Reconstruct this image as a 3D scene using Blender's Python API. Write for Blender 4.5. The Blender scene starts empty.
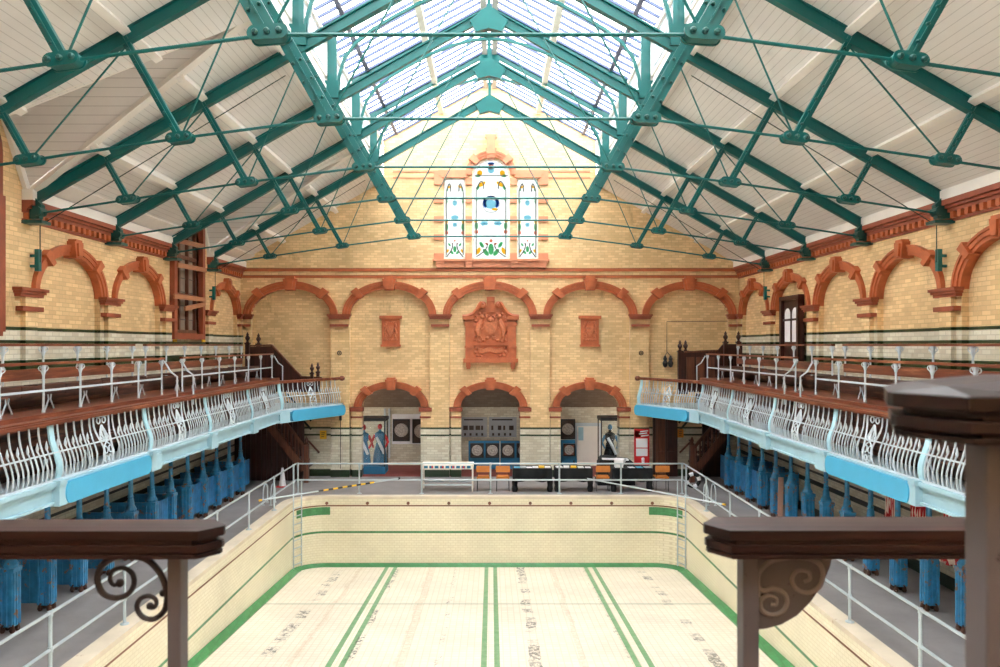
import bpy, math, random
from mathutils import Vector, Matrix
from mathutils.geometry import tessellate_polygon
random.seed(7)
PI = math.pi
sc = bpy.context.scene
C = sc.collection
# ------------------------------------------------------------------ camera, sky, exposure
CAMX, CAMZ, F = 0.06, 4.66, 778.0
B = 3.16                                   # one roof bay in metres
cam = bpy.data.cameras.new('camera'); cam.sensor_width = 36; cam.lens = F*36/1000
cam.shift_x = 0.0085; cam.shift_y = 0.0115; cam.clip_start = 0.05; cam.clip_end = 300
cam.dof.use_dof = True; cam.dof.focus_distance = 22; cam.dof.aperture_fstop = 4.5
co = bpy.data.objects.new('camera', cam); C.objects.link(co)
co.location = (CAMX, 0, CAMZ); co.rotation_euler = (PI/2, 0, 0)
sc.camera = co
w = bpy.data.worlds.new('sky'); sc.world = w; w.use_nodes = True
bgn = w.node_tree.nodes['Background']
bgn.inputs[0].default_value = (1.0, 0.985, 0.965, 1); bgn.inputs[1].default_value = 10.0
sc.view_settings.view_transform = 'Standard'; sc.view_settings.look = 'None'
sc.view_settings.gamma = 1; sc.view_settings.use_curve_mapping = False
sc.view_settings.exposure = 0.30
def WX(px, Y): return CAMX + (px-491.5)*Y/F
def WZ(py, Y): return CAMZ + (345-py)*Y/F
def WI(i): return i*B
YN = -3.0
YB = 27.46                                 # face of the end wall
# ------------------------------------------------------------------ materials
def nt(name):
    m = bpy.data.materials.new(name); m.use_nodes = True
    t = m.node_tree; return m, t, t.nodes['Principled BSDF']
def L(t, a, b): t.links.new(a, b)
def lin(c):
    return tuple(((v/255)/12.92 if v/255 <= .04045 else (((v/255)+.055)/1.055)**2.4) for v in c) + (1,)
def math_(t, op, a, b=None, c=None):
    n = t.nodes.new('ShaderNodeMath'); n.operation = op
    for k, v in enumerate((a, b, c)):
        if v is None: continue
        if isinstance(v, (int, float)): n.inputs[k].default_value = v
        else: L(t, v, n.inputs[k])
    return n.outputs[0]
def mixc(t, fac, a, b, mode='MIX'):
    n = t.nodes.new('ShaderNodeMix'); n.data_type = 'RGBA'; n.blend_type = mode
    for s, v in ((n.inputs[0], fac), (n.inputs[6], a), (n.inputs[7], b)):
        if isinstance(v, (int, float)): s.default_value = v
        elif isinstance(v, tuple): s.default_value = v
        else: L(t, v, s)
    return n.outputs[2]
def coords(t):
    n = t.nodes.new('ShaderNodeNewGeometry')
    s = t.nodes.new('ShaderNodeSeparateXYZ'); L(t, n.outputs['Position'], s.inputs[0])
    return n.outputs['Position'], s.outputs[0], s.outputs[1], s.outputs[2]
def objcoords(t):
    n = t.nodes.new('ShaderNodeTexCoord')
    s = t.nodes.new('ShaderNodeSeparateXYZ'); L(t, n.outputs['Object'], s.inputs[0])
    return n.outputs['Object'], s.outputs[0], s.outputs[1], s.outputs[2]
def comb(t, x, y, z=0.0):
    n = t.nodes.new('ShaderNodeCombineXYZ')
    for k, v in enumerate((x, y, z)):
        if isinstance(v, (int, float)): n.inputs[k].default_value = v
        else: L(t, v, n.inputs[k])
    return n.outputs[0]
def noise(t, vec, scale, detail=4, rough=.55):
    n = t.nodes.new('ShaderNodeTexNoise'); n.inputs['Scale'].default_value = scale
    n.inputs['Detail'].default_value = detail; n.inputs['Roughness'].default_value = rough
    L(t, vec, n.inputs['Vector']); return n.outputs[0]
def ramp(t, fac, stops, interp='LINEAR'):
    n = t.nodes.new('ShaderNodeValToRGB'); n.color_ramp.interpolation = interp
    e = n.color_ramp.elements
    e.remove(e[1]); e[0].position = min(1, max(0, stops[0][0]))
    for k, (p, c) in enumerate(stops):
        q = e[0] if k == 0 else e.new(min(1, max(0, p)))
        q.color = c if isinstance(c, tuple) else (c, c, c, 1)
    L(t, fac, n.inputs[0]); return n.outputs[0]
def plain(name, c, rough=.5, metal=0, var=.12, sc_=3.0, chips=None, chipt=.62, chipsc=14, coat=0):
    m, t, b = nt(name); b.inputs['Roughness'].default_value = rough; b.inputs['Metallic'].default_value = metal
    pos = objcoords(t)[0] if False else coords(t)[0]
    c = lin(c); n = noise(t, pos, sc_)
    f = ramp(t, n, [(.3, 1-var), (.7, 1+var*.3)])
    col = mixc(t, 1.0, c, f, 'MULTIPLY')
    if chips:
        n2 = noise(t, pos, chipsc, 5, .65)
        k = ramp(t, n2, [(chipt, 0.0), (chipt+.03, 1.0)])
        col = mixc(t, k, col, lin(chips))
    L(t, col, b.inputs['Base Color'])
    if coat: b.inputs['Coat Weight'].default_value = coat
    return m
def brickmat(name, zones, bw=.25, bh=.088, mortar=.009, var=.22, rough=.38, dirt=.22, plane='xyz', mort=.70, zr=12.0, stain=None):
    """zones: list of (z_from, colour) from the bottom up, glazed brick or tile courses"""
    m, t, b = nt(name); b.inputs['Roughness'].default_value = rough
    pos, x, y, z = coords(t)
    u = math_(t, 'ADD', x, y) if plane == 'xyz' else x
    v = z if plane == 'xyz' else y
    br = t.nodes.new('ShaderNodeTexBrick'); L(t, comb(t, u, v), br.inputs['Vector'])
    br.inputs['Scale'].default_value = 1; br.inputs['Brick Width'].default_value = bw
    br.inputs['Row Height'].default_value = bh; br.inputs['Mortar Size'].default_value = mortar
    br.inputs['Mortar Smooth'].default_value = .2; br.inputs['Bias'].default_value = .1
    br.inputs['Color1'].default_value = (1, 1, 1, 1); br.inputs['Color2'].default_value = (1-var, 1-var*1.25, 1-var*1.5, 1)
    br.inputs['Mortar'].default_value = (mort, mort*.96, mort*.9, 1)
    if len(zones) > 1:
        zc = ramp(t, math_(t, 'DIVIDE', z, zr), [(max(0, zf/zr), lin(c)) for zf, c in zones], 'CONSTANT')
    else: zc = lin(zones[0][1])
    col = mixc(t, 1.0, zc, br.outputs[0], 'MULTIPLY')
    n = noise(t, pos, .55, 6, .6)
    col = mixc(t, 1.0, col, ramp(t, n, [(.3, 1-dirt), (.62, 1.03)]), 'MULTIPLY')
    if stain:
        n2 = noise(t, comb(t, math_(t, 'MULTIPLY', u, .9), math_(t, 'MULTIPLY', v, .35)), 1.7, 6, .7)
        col = mixc(t, ramp(t, n2, [(.60, 0.0), (.72, .55)]), col, lin(stain))
    L(t, col, b.inputs['Base Color'])
    bp = t.nodes.new('ShaderNodeBump'); bp.inputs['Strength'].default_value = .25; bp.inputs['Distance'].default_value = .01
    L(t, math_(t, 'SUBTRACT', 1.0, br.outputs[1]), bp.inputs['Height']); L(t, bp.outputs[0], b.inputs['Normal'])
    return m
def wood(name, c, c2, scale=(1, 1, 1), rough=.4, axis='x', wear=None):
    m, t, b = nt(name); b.inputs['Roughness'].default_value = rough
    pos, x, y, z = coords(t)
    s = {'x': (1.2, 16, 16), 'y': (16, 1.2, 16), 'z': (16, 16, 1.2)}[axis]
    v = comb(t, math_(t, 'MULTIPLY', x, s[0]), math_(t, 'MULTIPLY', y, s[1]), math_(t, 'MULTIPLY', z, s[2]))
    n = noise(t, v, 1.0, 6, .6)
    col = mixc(t, ramp(t, n, [(.35, 0.0), (.65, 1.0)]), lin(c), lin(c2))
    if wear:
        n2 = noise(t, v, .5, 6, .75)
        col = mixc(t, ramp(t, n2, [(.55, 0.0), (.68, .8)]), col, lin(wear))
    L(t, col, b.inputs['Base Color']); return m
BR = (250, 216, 164)
TC = (190, 102, 62)
GRN = (44, 66, 34)
TIL = (232, 228, 210)
M = {}
M['brick'] = brickmat('buff glazed brick', [(0, (40, 62, 40)), (.24, TIL), (1.40, GRN), (1.46, TIL), (1.68, GRN), (1.75, BR), (7.04, (170, 100, 66)), (7.10, BR), (7.27, (170, 100, 66)), (7.33, BR)], zr=16.0, stain=(150, 116, 78))
M['brick_side'] = brickmat('buff glazed brick of side wall', [(0, (40, 62, 40)), (.24, TIL), (.86, (30, 34, 28)), (.95, TIL), (1.14, (30, 34, 28)), (1.23, TIL), (4.15, GRN), (4.34, TIL), (4.68, GRN), (4.74, TIL), (4.90, GRN), (5.0, BR)], zr=16.0, stain=(150, 116, 78))
M['corridor'] = brickmat('corridor brick', [(0, TIL), (2.2, (128, 108, 92))], zr=16)  # upper brick greyed down: the unlit corridor's shade is in the colour
M['pool_tile'] = brickmat('cream pool tile', [(-1, (237, 229, 202))], bw=.15, bh=.075, mortar=.008, var=.05, rough=.3, dirt=.12, mort=.84)
M['coping'] = plain('cream stone coping', (222, 208, 186), .5, var=.16, sc_=1.5, chips=(190, 165, 135), chipt=.66, chipsc=2)
M['pool_green'] = brickmat('green pool tile', [(-1, (74, 150, 96))], bw=.15, bh=.075, mortar=.008, var=.2, rough=.3, dirt=.2, mort=.75)
M['terracotta'] = plain('terracotta', TC, .45, var=.25, sc_=5)
M['terracotta_dark'] = plain('deep red terracotta', (152, 76, 52), .45, var=.25, sc_=4)
M['terracotta_pale'] = plain('pale terracotta', (214, 140, 104), .5, var=.2, sc_=4)
M['teal'] = plain('teal ironwork paint', (0, 94, 92), .35, var=.15, sc_=2)
M['teal_dark'] = plain('dark teal bolt paint', (22, 80, 76), .4)
M['white_paint'] = plain('white painted timber', (236, 230, 222), .5, var=.05)
M['fascia'] = plain('pale blue fascia paint', (158, 194, 208), .45, var=.10, chips=(150, 160, 165), chipt=.70)
M['fascia_line'] = plain('grey fascia moulding', (168, 182, 190), .5, var=.2)
M['panel_blue'] = plain('sky blue sign panel', (70, 166, 206), .4, var=.06)
M['iron_pale'] = plain('pale blue grey iron paint', (196, 208, 216), .45, var=.15, chips=(110, 100, 95), chipt=.68)
M['iron_blue'] = plain('light blue baluster post paint', (168, 210, 224), .45, var=.12)
M['iron_grey'] = plain('grey painted iron', (112, 106, 110), .55, var=.2, chips=(60, 50, 52), chipt=.66, chipsc=30)
M['iron_fore'] = plain('grey painted iron scroll', (58, 50, 54), .5, var=.2, chips=(45, 38, 40), chipt=.6, chipsc=30)
M['scroll_pale'] = plain('worn grey raised scroll', (150, 142, 140), .5, var=.2)
M['steel'] = plain('galvanised steel tube', (188, 200, 206), .35, metal=.3, var=.12)
M['cubicle'] = plain('cubicle blue paint', (66, 152, 204), .4, var=.35, sc_=6, chips=(150, 112, 88), chipt=.585, chipsc=7)
M['cubicle_door'] = plain('cubicle door blue paint', (52, 134, 196), .4, var=.4, sc_=5, chips=(60, 60, 66), chipt=.68, chipsc=9)
M['rust'] = plain('rusted iron foot', (92, 58, 44), .7, var=.4, sc_=12, chips=(190, 170, 150), chipt=.64, chipsc=18)
M['wood'] = wood('red brown varnished timber', (92, 44, 32), (134, 74, 52), axis='y', rough=.32, wear=(176, 120, 86))
M['wood_seat'] = wood('worn bench timber', (44, 26, 23), (92, 54, 42), axis='y', rough=.5, wear=(140, 98, 78))
M['wood_dark'] = wood('dark stair timber', (42, 22, 20), (74, 38, 32), axis='z', rough=.4)
M['wood_door'] = wood('brown door timber', (78, 44, 34), (120, 74, 54), axis='z', rough=.4)
M['wood_fore'] = wood('polished mahogany rail', (24, 9, 9), (42, 15, 12), axis='x', rough=.45, wear=(74, 38, 32))
M['black'] = plain('black cloth', (22, 24, 28), .9, var=.3)
M['black_metal'] = plain('black metal', (30, 30, 32), .5)
M['orange_wood'] = plain('orange beech ply', (204, 124, 52), .4, var=.12, sc_=9)
M['paper'] = plain('white paper', (236, 236, 240), .7, var=.03)
M['red'] = plain('red board', (206, 30, 36), .5, var=.05)
M['yellow'] = plain('yellow notice', (240, 190, 40), .5, var=.04)
M['orange'] = plain('orange notice', (224, 140, 40), .5, var=.04)
M['curtain_red'] = plain('red curtain stripe', (176, 34, 40), .8)
M['curtain_white'] = plain('cream curtain stripe', (232, 214, 196), .8)
M['board_blue'] = plain('teal blue display board', (34, 110, 150), .6)
M['board_grey'] = plain('grey display board', (176, 180, 186), .6)
M['picture'] = plain('dark brown picture', (60, 42, 34), .5, var=.5, sc_=20)
M['silver'] = plain('silver medallion', (190, 180, 172), .4, var=.5, sc_=24)
M['carpet'] = plain('dull red carpet', (128, 62, 56), .9, var=.2)
M['lilac'] = plain('blue figure', (60, 130, 170), .6, var=.4, sc_=9)
M['rope'] = plain('dark rope', (40, 60, 58), .8)
M['cast'] = plain('cast relief clay', (202, 116, 76), .5, var=.35, sc_=14)
M['glass'] = None
m, t, b = nt('lantern glass'); M['glass'] = m
tr = t.nodes.new('ShaderNodeBsdfTransparent'); tr.inputs[0].default_value = (.93, .96, .97, 1)
gl = t.nodes.new('ShaderNodeBsdfGlossy'); gl.inputs['Roughness'].default_value = .15
mx = t.nodes.new('ShaderNodeMixShader'); mx.inputs[0].default_value = .05
L(t, tr.outputs[0], mx.inputs[1]); L(t, gl.outputs[0], mx.inputs[2]); L(t, mx.outputs[0], t.nodes['Material Output'].inputs[0])
def transl(name, c, k=1.0):
    m, t, b = nt(name)
    a = t.nodes.new('ShaderNodeBsdfTransparent'); a.inputs[0].default_value = lin(c)
    d = t.nodes.new('ShaderNodeBsdfTranslucent'); d.inputs[0].default_value = lin(c)
    mx = t.nodes.new('ShaderNodeMixShader'); mx.inputs[0].default_value = .6
    L(t, a.outputs[0], mx.inputs[1]); L(t, d.outputs[0], mx.inputs[2]); L(t, mx.outputs[0], t.nodes['Material Output'].inputs[0])
    return m
M['sg_white'] = transl('white stained glass', (158, 162, 162))
M['sg_yellow'] = transl('yellow stained glass', (240, 204, 96))
M['sg_green'] = transl('green stained glass', (134, 196, 156))
M['sg_blue'] = transl('blue stained glass', (92, 136, 190))
M['sg_pale'] = transl('pale blue stained glass', (176, 214, 226))
M['sg_pink'] = transl('pink stained glass', (226, 160, 140))
M['dusty'] = plain('dusty boarded glass', (150, 136, 122), .5, var=.3, sc_=4)
M['lead'] = plain('lead came', (84, 84, 80), .6)
M['cab_glass'] = M['glass']
# ceiling boards
def boards(name, axis, c=(230, 226, 222), pitch=.115):
    m, t, b = nt(name); b.inputs['Roughness'].default_value = .55
    pos, x, y, z = coords(t)
    s = {'x': x, 'z': z}[axis]
    fr = math_(t, 'FRACT', math_(t, 'DIVIDE', s, pitch))
    k = math_(t, 'LESS_THAN', fr, .09)
    n = noise(t, pos, .5, 5)
    col = mixc(t, 1.0, lin(c), ramp(t, n, [(.35, .9), (.65, 1.02)]), 'MULTIPLY')
    col = mixc(t, math_(t, 'MULTIPLY', k, .36), col, lin((120, 108, 104)))
    L(t, col, b.inputs['Base Color']); return m
M['ceil'] = boards('white matchboard along hall', 'x')
M['ceil_z'] = boards('white matchboard of dormer', 'z', pitch=.14)
M['clere'] = boards('white clerestory boards', 'z', c=(240, 238, 236), pitch=.16)
# deck floor
m, t, b = nt('grey asphalt poolside'); M['deck'] = m; b.inputs['Roughness'].default_value = .6
pos, x, y, z = coords(t)
col = mixc(t, 1.0, lin((142, 137, 137)), ramp(t, noise(t, pos, .7, 7, .65), [(.3, .72), (.7, 1.08)]), 'MULTIPLY')
col = mixc(t, ramp(t, noise(t, pos, 2.3, 6, .7), [(.62, 0.0), (.72, .35)]), col, lin((110, 106, 108)))
L(t, col, b.inputs['Base Color'])
# pool floor: tiles, painted lane lines, debris lines
m, t, b = nt('cream tiled pool floor'); M['pool_floor'] = m; b.inputs['Roughness'].default_value = .45
pos, x, y, z = coords(t)
br = t.nodes.new('ShaderNodeTexBrick'); L(t, comb(t, x, y), br.inputs['Vector'])
for k, v in (('Scale', 1), ('Brick Width', .15), ('Row Height', .15), ('Mortar Size', .012), ('Bias', 0)): br.inputs[k].default_value = v
br.offset = 0
br.inputs['Color1'].default_value = (1, 1, 1, 1); br.inputs['Color2'].default_value = (.94, .93, .9, 1); br.inputs['Mortar'].default_value = (.84, .81, .76, 1)
col = mixc(t, 1.0, lin((236, 226, 210)), br.outputs[0], 'MULTIPLY')
col = mixc(t, 1.0, col, ramp(t, noise(t, pos, .6, 6), [(.3, .88), (.65, 1.03)]), 'MULTIPLY')
def inband(c, w_): return math_(t, 'LESS_THAN', math_(t, 'ABSOLUTE', math_(t, 'SUBTRACT', x, c)), w_)
gm = None
for c in (-3.13, -2.87, -.09, .17, 2.93, 3.19):
    k = inband(c, .058); gm = k if gm is None else math_(t, 'MAXIMUM', gm, k)
col = mixc(t, math_(t, 'MULTIPLY', gm, ramp(t, noise(t, pos, 5, 5), [(.3, .95), (.75, .75)])), col, lin((84, 148, 96)))
yl = math_(t, 'LESS_THAN', math_(t, 'ABSOLUTE', math_(t, 'SUBTRACT', y, 6.22*B)), .035)
col = mixc(t, math_(t, 'MULTIPLY', yl, .8), col, lin((120, 140, 118)))
dn = noise(t, comb(t, math_(t, 'MULTIPLY', x, 1.0), y), 9, 6, .8)
wob = math_(t, 'MULTIPLY', math_(t, 'SUBTRACT', noise(t, comb(t, 0.0, y), .8, 3), .5), .35)
for c, w_, th in ((-4.5, .13, .50), (.95, .12, .48), (4.55, .12, .47), (-2.78, .07, .50), (-1.0, .05, .55), (2.85, .05, .55)):
    k = math_(t, 'LESS_THAN', math_(t, 'ABSOLUTE', math_(t, 'SUBTRACT', math_(t, 'ADD', x, wob if abs(c) > .96 or c == .95 else 0.0), c)), w_)
    k = math_(t, 'MULTIPLY', k, ramp(t, dn, [(th-.02, 0.0), (th+.04, .85)]))
    k = math_(t, 'MULTIPLY', k, ramp(t, noise(t, comb(t, c, y), 1.2, 3), [(.45, 0.0), (.55, 1.0)]))
    col = mixc(t, k, col, lin((78, 76, 74)))
for c, w_ in ((-1.75, .10), (1.9, .06), (-3.9, .07)):
    k = math_(t, 'LESS_THAN', math_(t, 'ABSOLUTE', math_(t, 'SUBTRACT', math_(t, 'ADD', x, wob), c)), w_)
    k = math_(t, 'MULTIPLY', k, ramp(t, dn, [(.40, 0.0), (.7, .7)]))
    col = mixc(t, k, col, lin((190, 160, 130)))
L(t, col, b.inputs['Base Color'])
# ------------------------------------------------------------------ mesh helpers
ORI = {}
class MB:
    def __init__(s): s.v = []; s.f = []
    def box(s, x0, x1, y0, y1, z0, z1):
        n = len(s.v)
        s.v += [Vector(p) for p in ((x0,y0,z0),(x1,y0,z0),(x1,y1,z0),(x0,y1,z0),(x0,y0,z1),(x1,y0,z1),(x1,y1,z1),(x0,y1,z1))]
        s.f += [tuple(n+k for k in q) for q in ((0,3,2,1),(4,5,6,7),(0,1,5,4),(1,2,6,5),(2,3,7,6),(3,0,4,7))]
        return s
    def bar(s, p, q, w_, h, side=(0, 1, 0)):
        """rectangular bar p->q; h measured along 'side', w_ across"""
        p, q = Vector(p), Vector(q); d = (q-p).normalized(); a = Vector(side)
        a = (a - d*a.dot(d)).normalized(); c = d.cross(a); n = len(s.v)
        for e in (p, q):
            for i, j in ((-1,-1),(1,-1),(1,1),(-1,1)): s.v.append(e + c*(w_/2*i) + a*(h/2*j))
        s.f += [(n+3,n+2,n+1,n), (n+4,n+5,n+6,n+7)] + [(n+k, n+(k+1)%4, n+4+(k+1)%4, n+4+k) for k in range(4)]
        return s
    def ibeam(s, p, q, depth, fl, side=(0, 1, 0), th=.03):
        p, q = Vector(p), Vector(q); d = (q-p).normalized(); a = Vector(side); c = d.cross(a)
        s.bar(p, q, depth-th*1.5, th, side)
        for k in (-1, 1):
            o = c*(depth/2-th/2)*k; s.bar(p+o, q+o, th, fl, side)
        return s
    def ring_loft(s, rings, close=True, cap=True):
        n0 = len(s.v); m_ = len(rings[0])
        for r in rings: s.v += [Vector(p) for p in r]
        for i in range(len(rings)-1):
            for k in range(m_ if close else m_-1):
                a = n0+i*m_; b_ = a+m_; k2 = (k+1) % m_
                s.f.append((a+k, a+k2, b_+k2, b_+k))
        if cap:
            s.f.append(tuple(n0+k for k in reversed(range(m_)))); e = n0+(len(rings)-1)*m_; s.f.append(tuple(e+k for k in range(m_)))
        return s
    def tube(s, pts, r, n=6, flat=None):
        """flat=(a,b): half sizes of a rectangular-ish section"""
        pts = [Vector(p) for p in pts]; rings = []; ref = None
        for i, p in enumerate(pts):
            d = (pts[min(i+1, len(pts)-1)] - pts[max(i-1, 0)]).normalized()
            if ref is None: ref = Vector((0, 1, 0)) if abs(d.y) < .8 else Vector((1, 0, 0))
            a = (ref - d*ref.dot(d)).normalized(); c = d.cross(a); ref = a
            rr = r[i] if isinstance(r, (list, tuple)) else r
            rings.append([p + (a*math.cos(2*PI*k/n) + c*math.sin(2*PI*k/n))*rr for k in range(n)])
        return s.ring_loft(rings)
    def lathe(s, prof, c, n=12, axis='z'):
        cx, cy, cz = c; rings = []
        for r, h in prof:
            r = max(r, .0005)
            if axis == 'z': rings.append([(cx+r*math.cos(2*PI*k/n), cy+r*math.sin(2*PI*k/n), cz+h) for k in range(n)])
            elif axis == 'y': rings.append([(cx+r*math.cos(2*PI*k/n), cy+h, cz+r*math.sin(2*PI*k/n)) for k in range(n)])
            else: rings.append([(cx+h, cy+r*math.cos(2*PI*k/n), cz+r*math.sin(2*PI*k/n)) for k in range(n)])
        return s.ring_loft(rings)
    def poly(s, outer, holes=(), d0=0, d1=.1, fn=None):
        """extrude 2-D outline (u,v) between depths d0,d1; fn maps (u,v,d)->xyz"""
        fn = fn or (lambda u, v, d: (u, d, v))
        loops = [[Vector((p[0], p[1], 0)) for p in lp] for lp in [outer]+list(holes)]
        tris = tessellate_polygon(loops); flat = [p for lp in loops for p in lp]; N = len(flat); n = len(s.v)
        for d in (d0, d1): s.v += [Vector(fn(p.x, p.y, d)) for p in flat]
        for a, b_, c in tris: s.f.append((n+a, n+b_, n+c)); s.f.append((n+N+c, n+N+b_, n+N+a))
        o = 0
        for lp in loops:
            m_ = len(lp)
            for k in range(m_):
                a, b_ = o+k, o+(k+1) % m_; s.f.append((n+a, n+b_, n+N+b_, n+N+a))
            o += m_
        return s
    def ball(s, c, r, n=8, sx=1, sy=1, sz=1):
        rings = []
        for i in range(1, n):
            a = -PI/2 + PI*i/n
            rings.append([(c[0]+r*sx*math.cos(a)*math.cos(2*PI*k/n), c[1]+r*sy*math.cos(a)*math.sin(2*PI*k/n), c[2]+r*sz*math.sin(a)) for k in range(n)])
        return s.ring_loft(rings)
    def build(s, name, mat, parent=None, smooth=False, mats=None):
        o0 = ORI.get(parent.name, Vector()) if parent else Vector()
        me = bpy.data.meshes.new(name)
        me.from_pydata([tuple(v-o0) for v in s.v], [], s.f); me.materials.append(M[mat] if isinstance(mat, str) else mat)
        import bmesh
        bm = bmesh.new(); bm.from_mesh(me); bmesh.ops.recalc_face_normals(bm, faces=bm.faces); bm.to_mesh(me); bm.free()
        if smooth:
            for p in me.polygons: p.use_smooth = True
            try: me.set_sharp_from_angle(angle=math.radians(40))
            except Exception: pass
        o = bpy.data.objects.new(name, me); C.objects.link(o)
        if parent: o.parent = parent
        ORI[o.name] = o0.copy()
        return o
def tag(o, label, cat=None, group=None, kind=None):
    if label: o['label'] = label
    if cat: o['category'] = cat
    if group: o['group'] = group
    if kind: o['kind'] = kind
    return o
def thing(name, loc, label, cat, group=None, rz=0):
    o = bpy.data.objects.new(name, None); C.objects.link(o); o.location = loc; o.rotation_euler.z = rz
    o.empty_display_size = .2; ORI[o.name] = Vector(loc); return tag(o, label, cat, group)
def local_thing(name, label, cat, group=None):
    """root at the origin: parts are written in local coordinates and the root is placed afterwards"""
    return thing(name, (0, 0, 0), label, cat, group)
def dup(root, loc, rz=0, label=None, group=None, scale=None):
    r = root.copy(); C.objects.link(r); r.location = loc; r.rotation_euler.z = rz
    if scale: r.scale = scale
    if label: r['label'] = label
    if group: r['group'] = group
    for ch in list(root.children):
        c = ch.copy(); C.objects.link(c); c.parent = r
        for g in list(ch.children):
            d = g.copy(); C.objects.link(d); d.parent = c
    return r
def struct(o, label=None):
    o['kind'] = 'structure'
    if label: o['label'] = label
    return o
ORD = ['nearest', 'second', 'third', 'fourth', 'fifth', 'sixth', 'seventh', 'eighth', 'ninth', 'tenth', 'eleventh', 'twelfth', 'thirteenth', 'fourteenth', 'fifteenth']
def arch_pts(cx, zs, a, r, n=20, z0=None):
    """outline of an opening with elliptical head, from its foot z0"""
    p = [(cx+a*math.cos(PI*k/n), zs+r*math.sin(PI*k/n)) for k in range(n+1)]
    if z0 is not None: p = [(cx+a, z0)] + p + [(cx-a, z0)]
    return p
# ================================================================== SETTING
def fb(u, v, d): return (u, d, v)
# end wall
zroof = lambda x: 12.35 - .5657*abs(x) + .22
top = [(-9.1, zroof(9.1)), (-3.75, zroof(3.75)), (-3.75, 11.9), (0, 13.92), (3.75, 11.9), (3.75, zroof(3.75)), (9.1, zroof(9.1))]
bay_c = [-7.02, -3.535, 0, 3.535, 7.02]
bay_a = [1.40, 1.42, 1.43, 1.42, 1.40]
ZS = 5.70
holes = [arch_pts(c, ZS, a, .95, z0=0.0) for c, a in zip(bay_c, bay_a)]
WN = [(-1.60, -.86, 7.70, 10.55, 0), (-.64, .72, 7.70, 10.62, .62), (.94, 1.72, 7.70, 10.55, 0)]   # the three lights of the stained window
WN = [(WX(443.8, YB), WX(465.4, YB), WZ(259, YB), WZ(178, YB), 0), (WX(472, YB), WX(510, YB), WZ(259, YB), WZ(175, YB), .60), (WX(517, YB), WX(538.3, YB), WZ(259, YB), WZ(178, YB), 0)]
wh = []
for x0, x1, z0, z1, r in WN:
    wh.append([(x0, z0), (x1, z0), (x1, z1)] + ([((x0+x1)/2+(x1-x0)/2*math.cos(PI*k/14), z1+r*math.sin(PI*k/14)) for k in range(1, 14)] if r else []) + [(x0, z1)])
# front skin: pilasters, spandrels and gable: outline follows the bays instead of touching the floor
outl = [(-9.1, 0)]
for c, a in zip(bay_c, bay_a): outl += list(reversed(arch_pts(c, ZS, a, .95, z0=0.0)))
outl += [(9.1, 0)] + list(reversed(top))
m = MB(); m.poly(outl, wh, YB, YB+.28)
wall_back = struct(m.build('wall_back', 'brick'), 'buff brick end wall with pilasters, blind arches and gable')
LA = [(-3.495, 1.05), (.02, 1.06), (3.53, 1.05)]
ZL = WZ(407, YB)
outl = [(-9.1, 0)]
for c, a in LA: outl += list(reversed(arch_pts(c, ZL, a, .66, z0=0.0)))
outl += [(9.1, 0), (9.1, 6.95), (-9.1, 6.95)]
m = MB(); m.poly(outl, [], YB+.2, YB+.5); m.build('recessed_wall', 'brick', wall_back)
# corridor behind
m = MB(); m.box(-9.1, 9.1, 30.1, 30.3, 0, 3.8); m.box(-9.1, 9.1, YB+.5, 30.1, 3.6, 3.75); struct(m.build('wall_corridor', 'corridor'), 'corridor wall seen through the lower arches')
# side walls
def side_wall(sg, name, label):
    fn = (lambda u, v, d: (sg*d, u, v))
    bays = [(i0+.69, i0+1.69) for i0 in range(0, 8)]
    holes = []
    skip = [3, 6] if sg < 0 else []
    for n_, (a_, b_) in enumerate(bays):
        if sg < 0 and n_ in (3, 6): continue
        c = (a_+b_)/2*B
        holes.append(arch_pts(c, ZS, 1.22, .86, z0=4.2))
    o_ = [(YN, 0), (YB+.3, 0), (YB+.3, 7.6), (YN, 7.6)]
    if sg < 0:  # dormer gables
        o_ = [(YN, 0), (YB+.3, 0), (YB+.3, 7.6), (7.69*B, 7.6), (7.19*B, 10.3), (6.69*B, 7.6), (4.69*B, 7.6), (4.19*B, 10.3), (3.69*B, 7.6), (YN, 7.6)]
        for c in (4.19*B, 7.14*B):
            a = .95 if c > 15 else .45; holes.append([(c-a, 5.0), (c+a, 5.0), (c+a, 8.1)] + [(c+a*math.cos(PI*k/12), 8.1+a*math.sin(PI*k/12)) for k in range(1, 12)] + [(c-a, 8.1)])
    else:       # door opening, right wall
        pass
    m = MB(); m.poly(o_, holes, 8.8, 9.1, fn)
    wall = struct(m.build(name, 'brick_side'), label)
    m = MB()
    for n_, (a_, b_) in enumerate(bays):
        if n_ in skip: continue
        m.box(sg*8.93, sg*9.12, (a_+.04)*B, (b_-.04)*B, 4.1, 6.7)
    m.build('recessed_wall', 'brick_side', wall)
    for n_, (a_, b_) in enumerate(bays):
        if n_ in skip or n_ < 2: continue
        c = (a_+b_)/2*B
        arch(wall, c, ZS, 1.20, 1.43, .84, 1.06, lambda u, v, d: (sg*(8.8-d), u, v), .09, big=.72)
    for k in range(3 if sg > 0 else 3, 9):
        capital(wall, (k+.69)*B, .44, ZS, lambda u, v, d: (sg*(8.8-d), u, v))
        m = MB(); m.box(sg*8.70, sg*8.8, (k+.69)*B-.19, (k+.69)*B+.19, 4.1, ZS-.1); m.build('pilaster', 'brick_side', wall)
    if sg < 0:
        m = MB(); m.box(-8.84, -8.72, 4.40*B, 4.45*B, 4.9, 7.35); m.build('pilaster_edge', 'terracotta_dark', wall)
    return wall
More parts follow.
